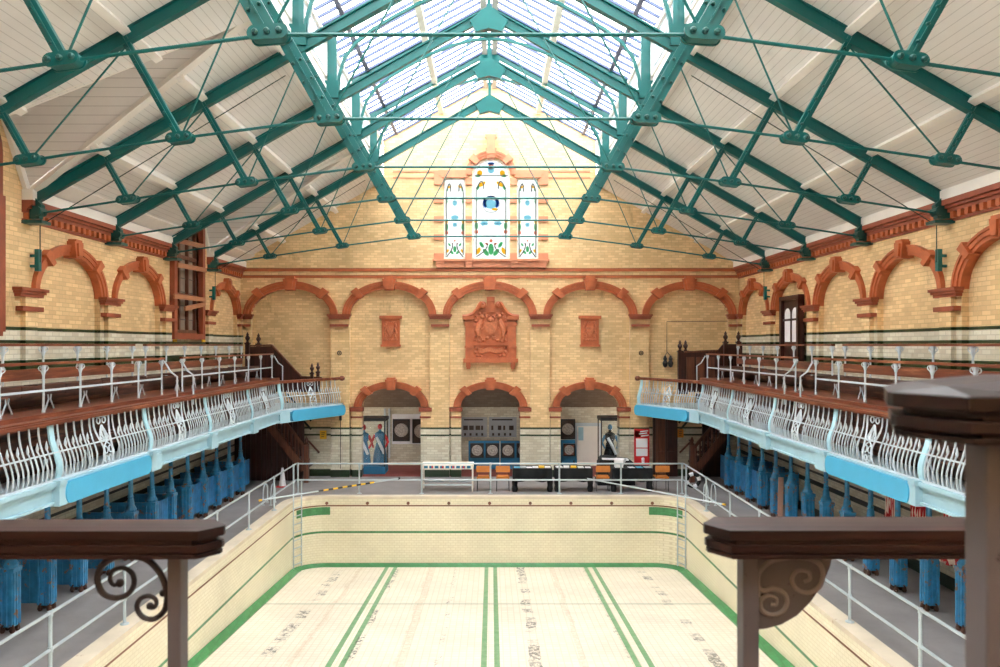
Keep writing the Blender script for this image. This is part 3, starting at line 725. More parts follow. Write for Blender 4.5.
# ================================================================== ROOF TRUSSES
N1, N2, N3 = (2.365, 3.39+CAMZ), (4.60, 3.10+CAMZ), (6.86, 2.77+CAMZ)
th = math.atan(.5657)
def rz_(x): return 12.35-.5657*abs(x)
def strut_top(nd):
    x, z = nd; dd = (rz_(x)-z)*math.cos(th); return (x+dd*math.sin(th), z+dd*math.cos(th))
def truss():
    t = local_thing('roof_truss', '', 'roof truss', 'teal iron roof trusses')
    T1, T2, T3 = strut_top(N1), strut_top(N2), strut_top(N3)
    EV = (8.62, 2.50+CAMZ)
    for s in (-1, 1):
        p = lambda q: (s*q[0], 0, q[1])
        m = MB(); m.ibeam((s*8.72, 0, rz_(8.72)), (0, 0, rz_(0)), .225, .13); m.build('rafter', 'teal', t)
        for nd, tp, w_, dp in ((N1, T1, .21, .10), (N2, T2, .115, .08), (N3, T3, .095, .07)):
            m = MB(); m.bar(p(nd), p(tp), w_, dp); m.bar(p(nd), p(tp), .02, dp+.06)
            st = m.build('strut', 'teal', t)
            a = Vector(p(nd)); b_ = Vector(p(tp)); dd = (b_-a); c_ = dd.normalized().cross(Vector((0, 1, 0)))
            for k in range(1, 8):
                for e in ((-1, 1) if w_ > .2 else (0.5,)):
                    q = a+dd*(k/8)+c_*(w_*.32*e); m = MB(); m.lathe([(.022, 0), (.022, -.03), (.012, -.045)], (q.x, -dp/2, q.z), 6, 'y'); m.build('bolt', 'teal_dark', st)
        prev = None
        for nd in (N1, N2, N3):
            m = MB(); hw, r = (.14, .082) if nd is N1 else (.12, .075)
            sl = 0 if nd is N1 else -s*.13
            pts = [(hw+r*math.cos(-PI/2+PI*k/8), r*math.sin(-PI/2+PI*k/8)) for k in range(9)] + [(-hw+r*math.cos(PI/2+PI*k/8), r*math.sin(PI/2+PI*k/8)) for k in range(9)]
            sl = -s*.07 if nd is N1 else sl
            pts = [(s*nd[0]+u, nd[1]+v+u*sl) for u, v in pts]
            m.poly(pts, [], -.10, -.07); m.poly(pts, [], .07, .10); m.poly([(s*nd[0]+(u-s*nd[0])*.9, nd[1]+(v-nd[1])*.9) for u, v in pts], [], -.07, .07)
            pl = m.build('node_plate', 'teal', t)
            for k in (-1, 0, 1):
                m = MB(); u = k*.13; m.lathe([(.035, 0), (.035, -.03), (.02, -.05)], (s*nd[0]+u, -.10, nd[1]+u*sl), 8, 'y')
                m.build('bolt', 'teal_dark', pl)
        for a, b_ in ((N1, N2), (N2, N3), (N3, EV)):
            m = MB(); m.tube([p(a), p(b_)], .022, 8); m.build('tie_rod', 'teal', t)
        for a, b_, r in ((N1, (.12, 12.25), .017), (N2, (T1[0]-.1, T1[1]-.05), .014), (N3, (T2[0]-.1, T2[1]-.05), .014)):
            m = MB(); m.tube([p(a), p(b_)], r, 6); m.build('diagonal_rod', 'teal', t)
        # eaves shoe
        m = MB()
        m.poly([(s*8.52, 7.06), (s*8.78, 7.06), (s*8.82, 7.5), (s*8.64, 7.5), (s*8.48, 7.32)], [], -.07, .07)
        m.lathe([(.09, -.11), (.09, .11)], (s*8.55, 0, 7.2), 10, 'y'); m.box(min(s*8.42, s*8.82), max(s*8.42, s*8.82), -.16, .16, 6.96, 7.02); m.build('eaves_shoe', 'teal_dark', t)
        # lantern post, rafter, brace
        m = MB()
        for k in (-1, 1): m.box(s*3.62-.055+k*.05, s*3.62+.055+k*.05, -.04, .04, rz_(3.62)+.1, 11.95)
        m.box(s*3.62-.16, s*3.62+.16, -.07, .07, rz_(3.62)+.05, rz_(3.62)+.45); m.build('lantern_post', 'teal', t)
        m = MB(); m.ibeam((s*3.78, 0, zl(3.78)-.10), (0, 0, zl(0)-.10), .17, .10, th=.02); m.build('lantern_rafter', 'teal', t)
        ctrl = [(3.50, 5.75), (3.46, 6.2), (3.34, 6.62), (3.08, 6.98), (2.7, 7.28), (2.2, 7.58), (1.6, 7.90), (1.0, 8.14), (.45, 8.28), (0, 8.32)]
        rr = [[(s*x_+e*a_[0], f_, z_+CAMZ+e*a_[1]) for e, f_ in ((-.035, -.04), (.035, -.04), (.035, .04), (-.035, .04))] for (x_, z_), a_ in zip(ctrl, [(s, 0), (s, .1), (s*.9, .4), (s*.7, .7), (s*.5, .85), (s*.45, .9), (s*.4, .9), (s*.3, .95), (0.1*s, 1), (0, 1)])]
        m = MB(); m.ring_loft(rr)
        m.build('arched_brace', 'teal', t)
        m = MB()
        for cx, cz, r in ((3.30, 7.08, .11), (3.12, 7.24, .06), (2.35, 7.80, .08), (1.5, 8.22, .08), (.85, 8.56, .11), (3.38, 6.72, .05)):
            m.tube([(s*cx+r*math.cos(2*PI*k/12), 0, cz+CAMZ+r*math.sin(2*PI*k/12)) for k in range(13)], .012, 4)
        m.build('scroll_rings', 'teal', t)
        m = MB()
        for k in range(5): m.box(s*3.62-.13, s*3.62+.13, -.06, -.045, 10.42+.07*k, 10.44+.07*k)
        m.build('post_rivets', 'teal_dark', t)
    m = MB(); m.tube([(-N1[0], 0, N1[1]), (N1[0], 0, N1[1])], .024, 8); m.build('tie_rod', 'teal', t)
    z = 12.35
    m = MB(); m.poly([(-.44, z-.22), (0, z+.12), (.44, z-.22), (.30, z-.48), (.0, z-.40), (-.30, z-.48)], [], -.10, .10); m.build('ridge_gusset', 'teal', t)
    m = MB(); m.poly([(-.34, zl(0)-.28), (0, zl(0)-.02), (.34, zl(0)-.28), (.26, zl(0)-.55), (-.26, zl(0)-.55)], [], -.07, .07)
    m.poly([(.28*math.cos(PI+PI*k/10), zl(0)-.5+.42*math.sin(PI+PI*k/10)) for k in range(11)] + [(.17*math.cos(2*PI-PI*k/10), zl(0)-.5+.28*math.sin(2*PI-PI*k/10)) for k in range(11)], [], -.07, .07); m.build('lantern_gusset', 'teal', t)
    m = MB(); m.box(-.045, .045, -.045, .045, z+.05, zl(0)-.9); m.build('king_post', 'teal', t)
    return t
tr0 = truss()
for k in range(6):
    y = (2.69+k)*B; o = tr0 if k == 0 else dup(tr0, (0, y, 0))
    o.location = (0, y, 0)
    o['label'] = 'teal riveted iron roof truss spanning the hall, %s from the camera' % (ORD[k] if k else 'nearest') if k < 5 else 'teal iron roof truss closest to the end wall, sixth from the camera'
# pull ropes with wall cleats
for k, s, wh_ in ((4.69, -1, 'nearer left'), (7.69, -1, 'far left'), (4.69, 1, 'nearer right'), (7.69, 1, 'far right')):
    y = k*B+.14
    r = thing('pull_rope', (s*8.6, y, 6.9), 'dark ventilator rope running from the lantern foot to the wall, %s truss' % wh_, 'rope')
    m = MB(); m.tube([(s*3.9, y, rz_(3.9)-.3), (s*8.55, y, 7.0)], .010, 5); m.build('upper_line', 'rope', r)
    m = MB(); m.tube([(s*8.62, y, 7.0), (s*8.62, y, 6.25)], .010, 5); m.build('hanging_line', 'rope', r)
    c_ = thing('wall_cleat', (s*8.74, y, 6.2), 'small teal iron rope bracket on the wall below the %s truss' % wh_, 'bracket')
    for z_ in (6.15, 6.35): m = MB(); m.box(min(s*8.68, s*8.86), max(s*8.68, s*8.86), y-.03, y+.03, z_, z_+.05); m.build('arm', 'teal', c_)
    m = MB(); m.box(s*8.66-.04, s*8.66+.04, y-.05, y+.05, 6.08, 6.5); m.build('plate', 'teal', c_)
# ================================================================== GALLERIES
GZ = 2.62                                   # gallery floor edge
GX = 6.55
YK, GE = 7.63*B, (5.17, 26.86)              # start of the canted end and its outer corner
ang = math.atan2(GE[1]-YK, GX-GE[0])
def deck(sg, nm, label):
    out = [(sg*9.1, .69*B), (sg*GX, .69*B), (sg*GX, YK), (sg*GE[0], GE[1]), (sg*GE[0], YB+.02), (sg*9.1, YB+.02)]
    m = MB(); m.poly(out, [], GZ-.16, GZ, fl); g = struct(m.build(nm, 'fascia_line'), label)
    m = MB(); m.box(min(sg*7.15, sg*8.8), max(sg*7.15, sg*8.8), .69*B, 8.2*B, GZ, 3.56); m.build('upper_tier', 'wood_seat', g)
    m = MB(); m.box(min(sg*7.0, sg*8.8), max(sg*7.0, sg*8.8), .69*B, 8.2*B, 3.5, 3.57); m.box(min(sg*6.98, sg*7.04), max(sg*6.98, sg*7.04), .69*B, 8.2*B, 3.36, 3.50); m.build('tier_front_board', 'wood', g)
    m = MB(); m.box(min(sg*8.05, sg*8.8), max(sg*8.05, sg*8.8), .69*B, 8.2*B, 3.57, 3.9); m.build('back_tier', 'wood_seat', g)
    # fascia bays
    for k in range(1, 8):
        y0, y1 = (k-.31)*B, min((k+.69)*B, YK)
        if y0 >= YK-.5: break
        m = MB(); xf = GX+.0
        blue = (k == 4)
        for a_, x_, z0, z1 in ((0, -.14, GZ-.06, GZ), (0, -.10, GZ-.11, GZ-.06), (0, -.06, GZ-.30, GZ-.11), (0, -.10, GZ-.34, GZ-.30)):
            m.box(min(sg*(xf+x_), sg*(xf+.1)), max(sg*(xf+x_), sg*(xf+.1)), y0, y1, z0, z1)
        m.build('fascia', 'fascia', g)
        m = MB(); m.box(min(sg*(xf-.17), sg*(xf+.1)), max(sg*(xf-.17), sg*(xf+.1)), y0-.06, y0+.38, GZ-.37, GZ-.05)
        m.box(min(sg*(xf-.20), sg*(xf+.1)), max(sg*(xf-.20), sg*(xf+.1)), y0-.09, y0+.1, GZ-.05, GZ+.02); m.build('fascia_block', 'fascia', g)
        if blue:
            ya, yb = y0+.1, y1-.12; zc, hr = GZ-.20, .17
            pts = [(yb-.12+.12*math.sin(PI*j/8), zc+hr*math.cos(PI*j/8)) for j in range(9)] + [(ya+.12-.12*math.sin(PI*j/8), zc-hr*math.cos(PI*j/8)) for j in range(9)]
            m = MB(); m.poly(pts, [], -.19, -.02, lambda u, v, d: (sg*(xf+d), u, v)); m.build('blue_panel', 'panel_blue', g)
    # canted end
    A = Vector((sg*GX, YK)); E = Vector((sg*GE[0], GE[1])); dv = (E-A); ln = dv.length; dv.normalize(); nr = Vector((dv.y, -dv.x))*(-sg if sg > 0 else 1)
    nr = Vector((-sg*abs(dv.y), -abs(dv.x)))
    fn = lambda u, v, d: (A.x+dv.x*u+nr.x*d, A.y+dv.y*u+nr.y*d, v)
    m = MB()
    for x_, z0, z1 in ((.14, GZ-.06, GZ), (.06, GZ-.36, GZ-.06), (.10, GZ-.39, GZ-.36)):
        m.poly([(0, z0), (ln, z0), (ln, z1), (0, z1)], [], -.1, x_, fn)
    m.poly([(-.1, GZ-.38), (.35, GZ-.38), (.35, GZ-.04), (-.1, GZ-.04)], [], -.1, .17, fn)
    m.box(min(E.x, E.x-sg*-.3), max(E.x, E.x-sg*-.3), E.y-.05, YB, GZ-.38, GZ)
    m.build('canted_fascia', 'fascia', g)
    zc, hr = GZ-.19, .175
    pts = [(ln+.05-.12+.12*math.sin(PI*j/8), zc+hr*math.cos(PI*j/8)) for j in range(9)] + [(.42+.12-.12*math.sin(PI*j/8), zc-hr*math.cos(PI*j/8)) for j in range(9)]
    m = MB(); m.poly(pts, [], .02, .20, fn); m.build('blue_panel', 'panel_blue', g)
    m = MB(); m.box(min(sg*7.68, sg*7.84), max(sg*7.68, sg*7.84), .69*B, 8.12*B, GZ-.30, GZ-.16); m.build('post_head_beam', 'cubicle', g)
    m = MB(); y = .8*B
    while y < 8.3*B: m.box(min(sg*(GX+.1), sg*8.8), max(sg*(GX+.1), sg*8.8), y-.05, y+.05, GZ-.28, GZ-.16); y += B/3
    m.build('deck_joists', 'wood_dark', g)
    return g
deck(-1, 'floor_gallery_left', 'left spectators gallery deck with pale blue fascia')
deck(1, 'floor_gallery_right', 'right spectators gallery deck with pale blue fascia')
# balustrade bay in local coordinates: x along, -y outwards
def soff(z):
    T = [(0, .06), (.10, .09), (.25, .095), (.40, .05), (.52, .0), (.66, -.035), (.82, -.045)]
    for (a, p), (b_, q) in zip(T, T[1:]):
        if z <= b_: return p+(q-p)*(z-a)/(b_-a)
    return T[-1][1]
def balustrade():
    t = local_thing('gallery_balustrade', '', 'balustrade', 'wrought iron gallery balustrade bays')
    Ln = 3.16
    m = MB(); m.box(0, Ln, -.03, .13, .84, .93); m.box(0, Ln, -.055, .155, .865, .905); m.build('handrail', 'wood', t)
    m = MB(); m.box(0, Ln, -.09, -.04, .0, .035); m.build('bottom_rail', 'iron_pale', t)
    m = MB(); m.bar((0, -soff(.42), .42), (Ln, -soff(.42), .42), .02, .03); m.build('mid_rail', 'iron_pale', t)
    def sbar(u, z0, z1, w_=.022, d=.02, nseg=7, mat='iron_pale', nm='baluster'):
        m = MB(); rings = []
        for k in range(nseg+1):
            z = z0+(z1-z0)*k/nseg; y = -soff(z)
            rings.append([(u-w_/2, y-d/2, z), (u+w_/2, y-d/2, z), (u+w_/2, y+d/2, z), (u-w_/2, y+d/2, z)])
        m.ring_loft(rings); return m
    sbar(.07, 0, .84, .13, .03).build('standard', 'iron_blue', t)
    tall = sbar(.0, 0, .84).build('baluster', 'iron_pale', t)
    us = [.26+.235*k for k in range(5)]; us += [Ln-.24-.235*k for k in range(5)]
    tall.location.x = us[0]
    for u in us[1:]:
        c = tall.copy(); C.objects.link(c); c.location.x = u
    sm = sbar(0, 0, .5, .018, .018, 5)
    sm.lathe([(.006, 0), (.02, .03), (.023, .06), (.010, .12), (.001, .15)], (0, -soff(.5), .47), 6)
    sh = sm.build('spear_baluster', 'iron_pale', t)
    us2 = [.17+.22*k for k in range(5)]+[Ln-.12-.235*k for k in range(5)]
    sh.location.x = us2[0]
    for u in us2[1:]:
        c = sh.copy(); C.objects.link(c); c.location.x = u
    # cast ornamental panel
    c0 = Ln/2; m = MB()
    def P3(u, z): return (c0+u, -soff(z)-.005, z)
    for s in (-1, 1):
        m.tube([P3(s*(.20-.06*math.sin(PI*k/6)), .84*k/10) for k in range(11)], .018, 4)
        m.tube([P3(s*(.015+.16*math.sin(PI*k/10)**.8), .03+.36*k/10) for k in range(11)], .014, 4)
        m.tube([P3(s*(.075+.055*math.cos(2*PI*k/10)), .27+.06*math.sin(2*PI*k/10)) for k in range(11)], .012, 4)
        m.tube([P3(s*(.06+.045*math.cos(2*PI*k/10)), .12+.05*math.sin(2*PI*k/10)) for k in range(11)], .012, 4)
        m.tube([P3(s*(.09+.06*math.cos(2*PI*k/10)), .76+.05*math.sin(2*PI*k/10)) for k in range(11)], .014, 4)
        m.tube([P3(s*(.16-.15*(k/8)), .40+.28*(k/8)**.7) for k in range(9)], .014, 4)
        m.tube([P3(s*(.05*math.sin(PI*k/8)), .40+.26*k/8) for k in range(9)], .02, 4)
        m.tube([P3(s*(.12*math.sin(PI*k/8)), .40+.20*k/8) for k in range(9)], .012, 4)
    m.bar(P3(-.2, .42), P3(.2, .42), .03, .03); m.bar(P3(-.17, .83), P3(.17, .83), .03, .03)
    m.build('scroll_panel', 'iron_pale', t)
    return t
bal0 = balustrade(); first = True
for sg in (-1, 1):
    side = 'left' if sg < 0 else 'right'
    for k in range(1, 8):
        y0, y1 = (k-.31)*B, (k+.69)*B
        if k == 7: continue
        loc = (sg*GX, y0 if sg < 0 else y1, GZ); rz = PI/2 if sg < 0 else -PI/2
        lab = 'iron balustrade bay, %s gallery, %s straight bay from the camera' % (side, ORD[k-2])
        if k < 2: continue
        if first: bal0.location = loc; bal0.rotation_euler.z = rz; bal0['label'] = lab; first = False
        else: dup(bal0, loc, rz, lab)
    # closing bay (slightly shorter) and the canted end bay
    y0 = 6.69*B
    dup(bal0, (sg*GX, y0 if sg < 0 else YK, GZ), PI/2 if sg < 0 else -PI/2, 'last straight iron balustrade bay before the %s gallery turns inward' % side, scale=((YK-y0)/3.16, 1, 1))
    Ld = math.hypot(GX-GE[0], GE[1]-YK)
    if sg < 0: dup(bal0, (-GX, YK, GZ), ang, 'angled end balustrade bay above the blue panel, left gallery', scale=(Ld/3.16, 1, 1))
    else: dup(bal0, (GE[0], GE[1], GZ), -ang, 'angled end balustrade bay above the blue panel, right gallery', scale=(Ld/3.16, 1, 1))
    o = thing('handrail_knob', (sg*(GE[0]-.05), GE[1]+.02, GZ+.88), 'round wooden knob ending the %s gallery handrail' % side, 'knob')
    m = MB(); m.ball((sg*(GE[0]-.06), GE[1]+.03, GZ+.89), .10, 8, 1, 1, .9); m.build('ball', 'wood', o)
# seat railings
def seat_rail(sg, X, z0, z1, ya, yb, n, label, group, mid=None, slope=None, plank=None):
    t = thing('seat_railing', (sg*X, ya, z0), label, 'railing', group)
    m = MB(); m.bar((sg*X, ya-.05, z1), (sg*X, yb+.05, z1), .09, .045, (0, 0, 1)); m.build('top_rail', 'wood', t)
    if mid:
        m = MB(); m.bar((sg*X, ya, mid), (sg*X, yb, mid), .03, .035, (0, 0, 1)); m.build('mid_rail', 'iron_pale', t)
    proto = None
    ys_ = [ya+(yb-ya)*k/(n-1) for k in range(n)]
    for k, y in enumerate(ys_):
        if proto is None:
            m = MB(); m.lathe([(.030, 0), (.030, .03), (.02, .05), (.02, z1-z0-.18), (.03, z1-z0-.14), (.045, z1-z0-.02)], (sg*X, y, z0), 8)
            proto = m.build('post', 'iron_pale', t)
            sc_ = MB()
            for s in (-1, 1):
                pts = []
                for j in range(13):
                    a = PI*1.7*j/12; r = .05*(1-.55*j/12); pts.append((sg*X, y+s*(.09+r*math.cos(a)*-1*-1-.02), z1-.09+r*math.sin(a)+.01))
                pts = [(sg*X, y+s*.015, z1-.2)]+[(sg*X, y+s*.06, z1-.13)]+[(sg*X, y+s*(.10+.035*math.cos(-PI/2+PI*1.5*j/8)), z1-.075+.035*math.sin(-PI/2+PI*1.5*j/8)) for j in range(9)]
                sc_.tube(pts, .010, 4)
            scb = sc_.build('scroll_bracket', 'iron_pale', proto)
        else:
            c = proto.copy(); C.objects.link(c); c.location = (0, y-ys_[0], 0)
            d_ = scb.copy(); C.objects.link(d_); d_.parent = c
    if slope:
        for y_, s in slope:
            m = MB(); m.tube([(sg*(X-.02), y_, z1-.06), (sg*(X-.16), y_, z1-.30), (sg*(X-.30), y_+s*.0, z1-.40), (sg*(X-.30), y_, z0-.3)], .020, 6); m.build('stair_rail', 'iron_pale', t)
    if plank:
        m = MB(); m.box(min(sg*(X-.04), sg*(X)), max(sg*(X-.04), sg*X), ya, yb, plank[0], plank[1]); m.build('backrest_board', 'wood_seat' if False else 'wood', t)
    return t
def bench(sg, ya, yb, label, X=7.62, z=3.98, zf_=3.57, pln=3.2):
    t = thing('spectator_bench', (sg*X, ya, zf_), label, 'bench', 'gallery benches')
    n = max(2, int((yb-ya)/.62)); st = (yb-ya)/n
    for k in range(n):
        m = MB(); h = random.uniform(-.012, .012)
        m.box(min(sg*(X-.17), sg*(X+.17)), max(sg*(X-.17), sg*(X+.17)), ya+st*k+.006, ya+st*(k+1)-.006, z-.03+h, z+.01+h)
        m.box(min(sg*(X-.19), sg*(X-.16)), max(sg*(X-.19), sg*(X-.16)), ya+st*k+.006, ya+st*(k+1)-.006, z-.15+h, z+.02+h)
        m.build('seat_board', 'wood_seat', t)
    n2 = max(2, round((yb-ya)/1.2)+1); pr = None
    for k in range(n2):
        y = ya+.15+(yb-ya-.3)*k/(n2-1)
        if pr is None:
            m = MB()
            for s in (-1, 1): m.tube([(sg*(X-.15), y+s*.12, z-.05), (sg*(X-.15), y+s*.05, z-.15), (sg*(X-.15), y+s*.03, z-.24), (sg*(X-.15), y+s*.13, zf_)], .014, 5)
            pr = m.build('bench_leg', 'iron_pale', t); y00 = y
        else:
            c = pr.copy(); C.objects.link(c); c.location = (0, y-y00, 0)
    return t
for sg in (-1, 1):
    sd = 'left' if sg < 0 else 'right'
    seat_rail(sg, 7.2, 3.57, 4.36, 2.2*B, 5.42*B, 10, 'front seat railing with mahogany top, %s gallery, camera side of the stair gap' % sd, None, 3.92, [(5.42*B+.1, 1)])
    seat_rail(sg, 7.2, 3.57, 4.36, 5.78*B, 8.14*B, 7, 'front seat railing with mahogany top, %s gallery, far side of the stair gap' % sd, None, 3.92, [(5.78*B-.1, -1), (8.2*B, 1)])
    seat_rail(sg, 8.02, 3.9, 4.66, 2.6*B, 5.54*B, 9, 'rear seat railing near the white tiled wall, %s gallery, camera side' % sd, None, None, None, (4.05, 4.24))
    seat_rail(sg, 8.02, 3.9, 4.66, 5.75*B, 7.95*B, 7, 'rear seat railing near the white tiled wall, %s gallery, far side' % sd, None, None, None, (4.05, 4.24))
    bench(sg, 2.3*B, 5.35*B, 'worn wooden bench behind the front railing, %s gallery, camera side' % sd)
    bench(sg, 5.85*B, 7.95*B, 'worn wooden bench behind the front railing, %s gallery, far side' % sd)
    bench(sg, 2.2*B, 5.3*B, 'low wooden bench right behind the balustrade, %s gallery, camera side' % sd, X=6.88, z=3.08, zf_=GZ)
    bench(sg, 5.8*B, 8.0*B, 'low wooden bench right behind the balustrade, %s gallery, far side' % sd, X=6.88, z=3.08, zf_=GZ)
# ================================================================== CHANGING CUBICLES
def cubicle(sg, door, part=True):
    t = local_thing('changing_cubicle', '', 'changing cubicle', 'blue changing cubicles under the %s gallery' % ('left' if sg < 0 else 'right'))
    X = 7.76
    def bx(m, a, b_, y0, y1, z0, z1): m.box(min(sg*a, sg*b_), max(sg*a, sg*b_), y0, y1, z0, z1)
    m = MB(); bx(m, X-.09, X+.12, -.09, .09, .10, 1.02)
    for k in (-1, 0, 1): bx(m, X-.115, X+.14, k*.07-.02, k*.07+.02, .12, 1.0)
    for k in (-1, 0, 1): bx(m, X+.015+k*.085-.018, X+.015+k*.085+.018, -.115, .115, .12, 1.0)
    bx(m, X-.12, X+.15, -.12, .12, .98, 1.05)
    m.build('pilaster_box', 'cubicle', t)
    m = MB(); m.lathe([(.115, 1.05), (.125, 1.10), (.08, 1.18), (.07, 1.30), (.055, 1.34), (.07, 1.37), (.05, 1.40), (.048, 1.95), (.07, 1.98), (.05, 2.01), (.05, 2.12), (.10, 2.32)], (sg*X, 0, 0), 10); m.build('column', 'cubicle', t)
    m = MB()
    for a in (-.07, .09):
        for b_ in (-.07, .07): m.lathe([(.03, 0), (.045, .04), (.03, .10), (.05, .14)], (sg*(X+a), b_, 0), 7)
    m.build('iron_feet', 'rust', t)
    if part:
        m = MB(); bx(m, X+.1, 8.79, -.02, .02, .12, 1.0)
        for k in range(6): bx(m, X+.14+k*.16, X+.15+k*.16, -.03, .03, .12, .98)
        bx(m, X+.1, 8.79, -.035, .035, .97, 1.03); m.build('partition', 'cubicle', t)
    if door:
        m = MB()
        for k in range(6): bx(m, X+.0, X+.03, .14+k*.128, .14+k*.128+.12, .2, .98)
        bx(m, X+.03, X+.05, .14, .90, .3, .38); bx(m, X+.03, X+.05, .14, .90, .80, .88)
        dr = m.build('door', 'cubicle_door', t)
        m = MB(); m.lathe([(.025, 0), (.035, .02)], (sg*(X-.03), .2, .75), 8, 'x'); m.build('door_knob', 'rust', dr)
    return t
for sg in (-1, 1):
    sd = 'left' if sg < 0 else 'right'
    pd = cubicle(sg, True); pp = cubicle(sg, False, sg < 0); ud = up = False; pn = None
    i0 = 7.67 if sg < 0 else 8.0
    for k in range(14):
        i_ = i0-k/3.0
        if i_ < 3.3: break
        dr = (k in (0, 1, 2, 3, 4, 6)) if sg < 0 else (k in (0, 1, 2, 3))
        lab = ('blue changing cubicle %s, %s from the far end, %s row' % ('with boarded door' if dr else ('standing open, doorless' if sg < 0 else 'post without door or side panel'), ORD[k] if k else 'first', sd))
        loc = (0, i_*B, 0)
        if dr and not ud: pd.location = loc; pd['label'] = lab; ud = True
        elif dr: dup(pd, loc, 0, lab)
        elif not up: pp.location = loc; pp['label'] = lab; up = True
        else: dup(pp, loc, 0, lab)
# striped curtains on the right row
m_, t_, b_ = nt('red and cream striped cotton'); M['stripe'] = m_; b_.inputs['Roughness'].default_value = .85
pos, x, y, z = objcoords(t_)
k_ = math_(t_, 'LESS_THAN', math_(t_, 'FRACT', math_(t_, 'DIVIDE', y, .085)), .55)
L(t_, mixc(t_, k_, lin((236, 220, 206)), lin((180, 36, 44))), b_.inputs['Base Color'])
for k, i_ in enumerate((4.89, 4.56, 4.22, 3.9)):
    i_ = 5.0-k/3; y0 = (i_-.333)*B+.02; t = thing('cubicle_curtain', (7.84, y0, .9), 'red and white striped curtain gathered in a right hand cubicle, %s from the camera side' % ['fourth', 'third', 'second', 'nearest'][k], 'curtain', 'striped cubicle curtains')
    m = MB(); n = 26; wd = [.6, .78, .76, .78][k]
    rows = []
    for j in range(7):
        z = 2.22-1.3*j/6*(1 if k else .95); f = 1-.25*math.sin(PI*j/6)
        rows.append([(7.86+.045*math.sin(a*1.7+j*.15), y0+.13+wd*f*a/n, z-.03*math.sin(a*.9)) for a in range(n+1)])
    m.ring_loft(rows, close=False, cap=False); o = m.build('cloth', 'stripe', t, smooth=True)
    s_ = o.modifiers.new('t', 'SOLIDIFY'); s_.thickness = .006
    m = MB(); m.tube([(7.86, y0+.12, 2.21), (7.86, y0+.93, 2.21)], .012, 6); m.build('curtain_rod', 'steel', t)
t = thing('loose_board', (7.62, 6.55*B, 0), 'narrow pale pinkish board leaning between two right cubicles', 'board')
m = MB(); m.bar((7.70, 6.52*B, 0.02), (7.74, 6.53*B, 1.15), .13, .025, (0, 1, 0)); m.build('plank', plain('pinkish board', (206, 164, 146)), t)
# ================================================================== POOLSIDE RAILS AND LADDERS
def rail_run(label, pts, posts, base=.012):
    t = thing('pool_handrail', (pts[0][0], pts[0][1], 0), label, 'handrail')
    for z, nm in ((.95, 'top_rail'), (.44, 'mid_rail')):
        m = MB(); m.tube([(x, y, z) for x, y in pts], .024, 8); m.build(nm, 'steel', t)
    for x, y in posts:
        m = MB(); m.lathe([(.075, base), (.075, base+.015), (.026, base+.03), (.026, .95)], (x, y, 0), 8); p = m.build('post', 'steel', t)
        m = MB(); m.lathe([(.036, .40), (.036, .48)], (x, y, 0), 8); m.lathe([(.036, .90), (.036, .975)], (x, y, 0), 8); m.build('clamp', 'steel', p)
    return t
YR = 7.68*B
rail_run('galvanised tube handrail along the left pool edge', [(-6.05, 2.4*B), (-6.05, YR)], [(-6.05, k*B) for k in (2.7, 3.41, 4.10, 4.80, 5.48, 6.20, 6.92, 7.60)])
rail_run('galvanised tube handrail along the right pool edge', [(6.07, 2.4*B), (6.07, YR)], [(6.07, k*B) for k in (2.7, 3.45, 4.13, 4.82, 5.52, 6.20, 6.89, 7.60)])
rail_run('galvanised tube handrail across the far pool end in front of the tables', [(-6.05, YR+.06), (6.07, YR+.06)], [(WX(p, YR), YR+.06) for p in (297.5, 359, 421.5, 490.5, 559.5, 621.3, 682.5)])
for s, a, b_, sd in ((-1, (-6.12, 6.62*B), (-2.85, YR-.03), 'left'), (1, (6.12, 6.45*B), (3.05, YR-.03), 'right')):
    t = thing('rescue_pole', (a[0], a[1], .47), 'thin pole %sacross the %s corner of the pool rails' % ('with yellow and black stripes ' if s < 0 else '', sd), 'pole')
    A, E = Vector((a[0], a[1], .49)), Vector((b_[0], b_[1], .50))
    m = MB(); m.tube([A, E], .022, 7); m.build('shaft', 'steel', t)
    m = MB(); m.tube([A-(E-A).normalized()*.08, A], .03, 7); m.build('end_cap', 'yellow', t)
    m = MB(); m.tube([E, E+(E-A).normalized()*.06], .035, 7); m.build('end_hook', 'black_metal', t)
    if s < 0:
        for k in range(12):
            p0 = A+(E-A)*(.38+.035*k); p1 = A+(E-A)*(.38+.035*(k+1))
            m = MB(); m.tube([p0, p1], .027, 7); m.build('hazard_stripe', 'yellow' if k % 2 else 'black_metal', t)
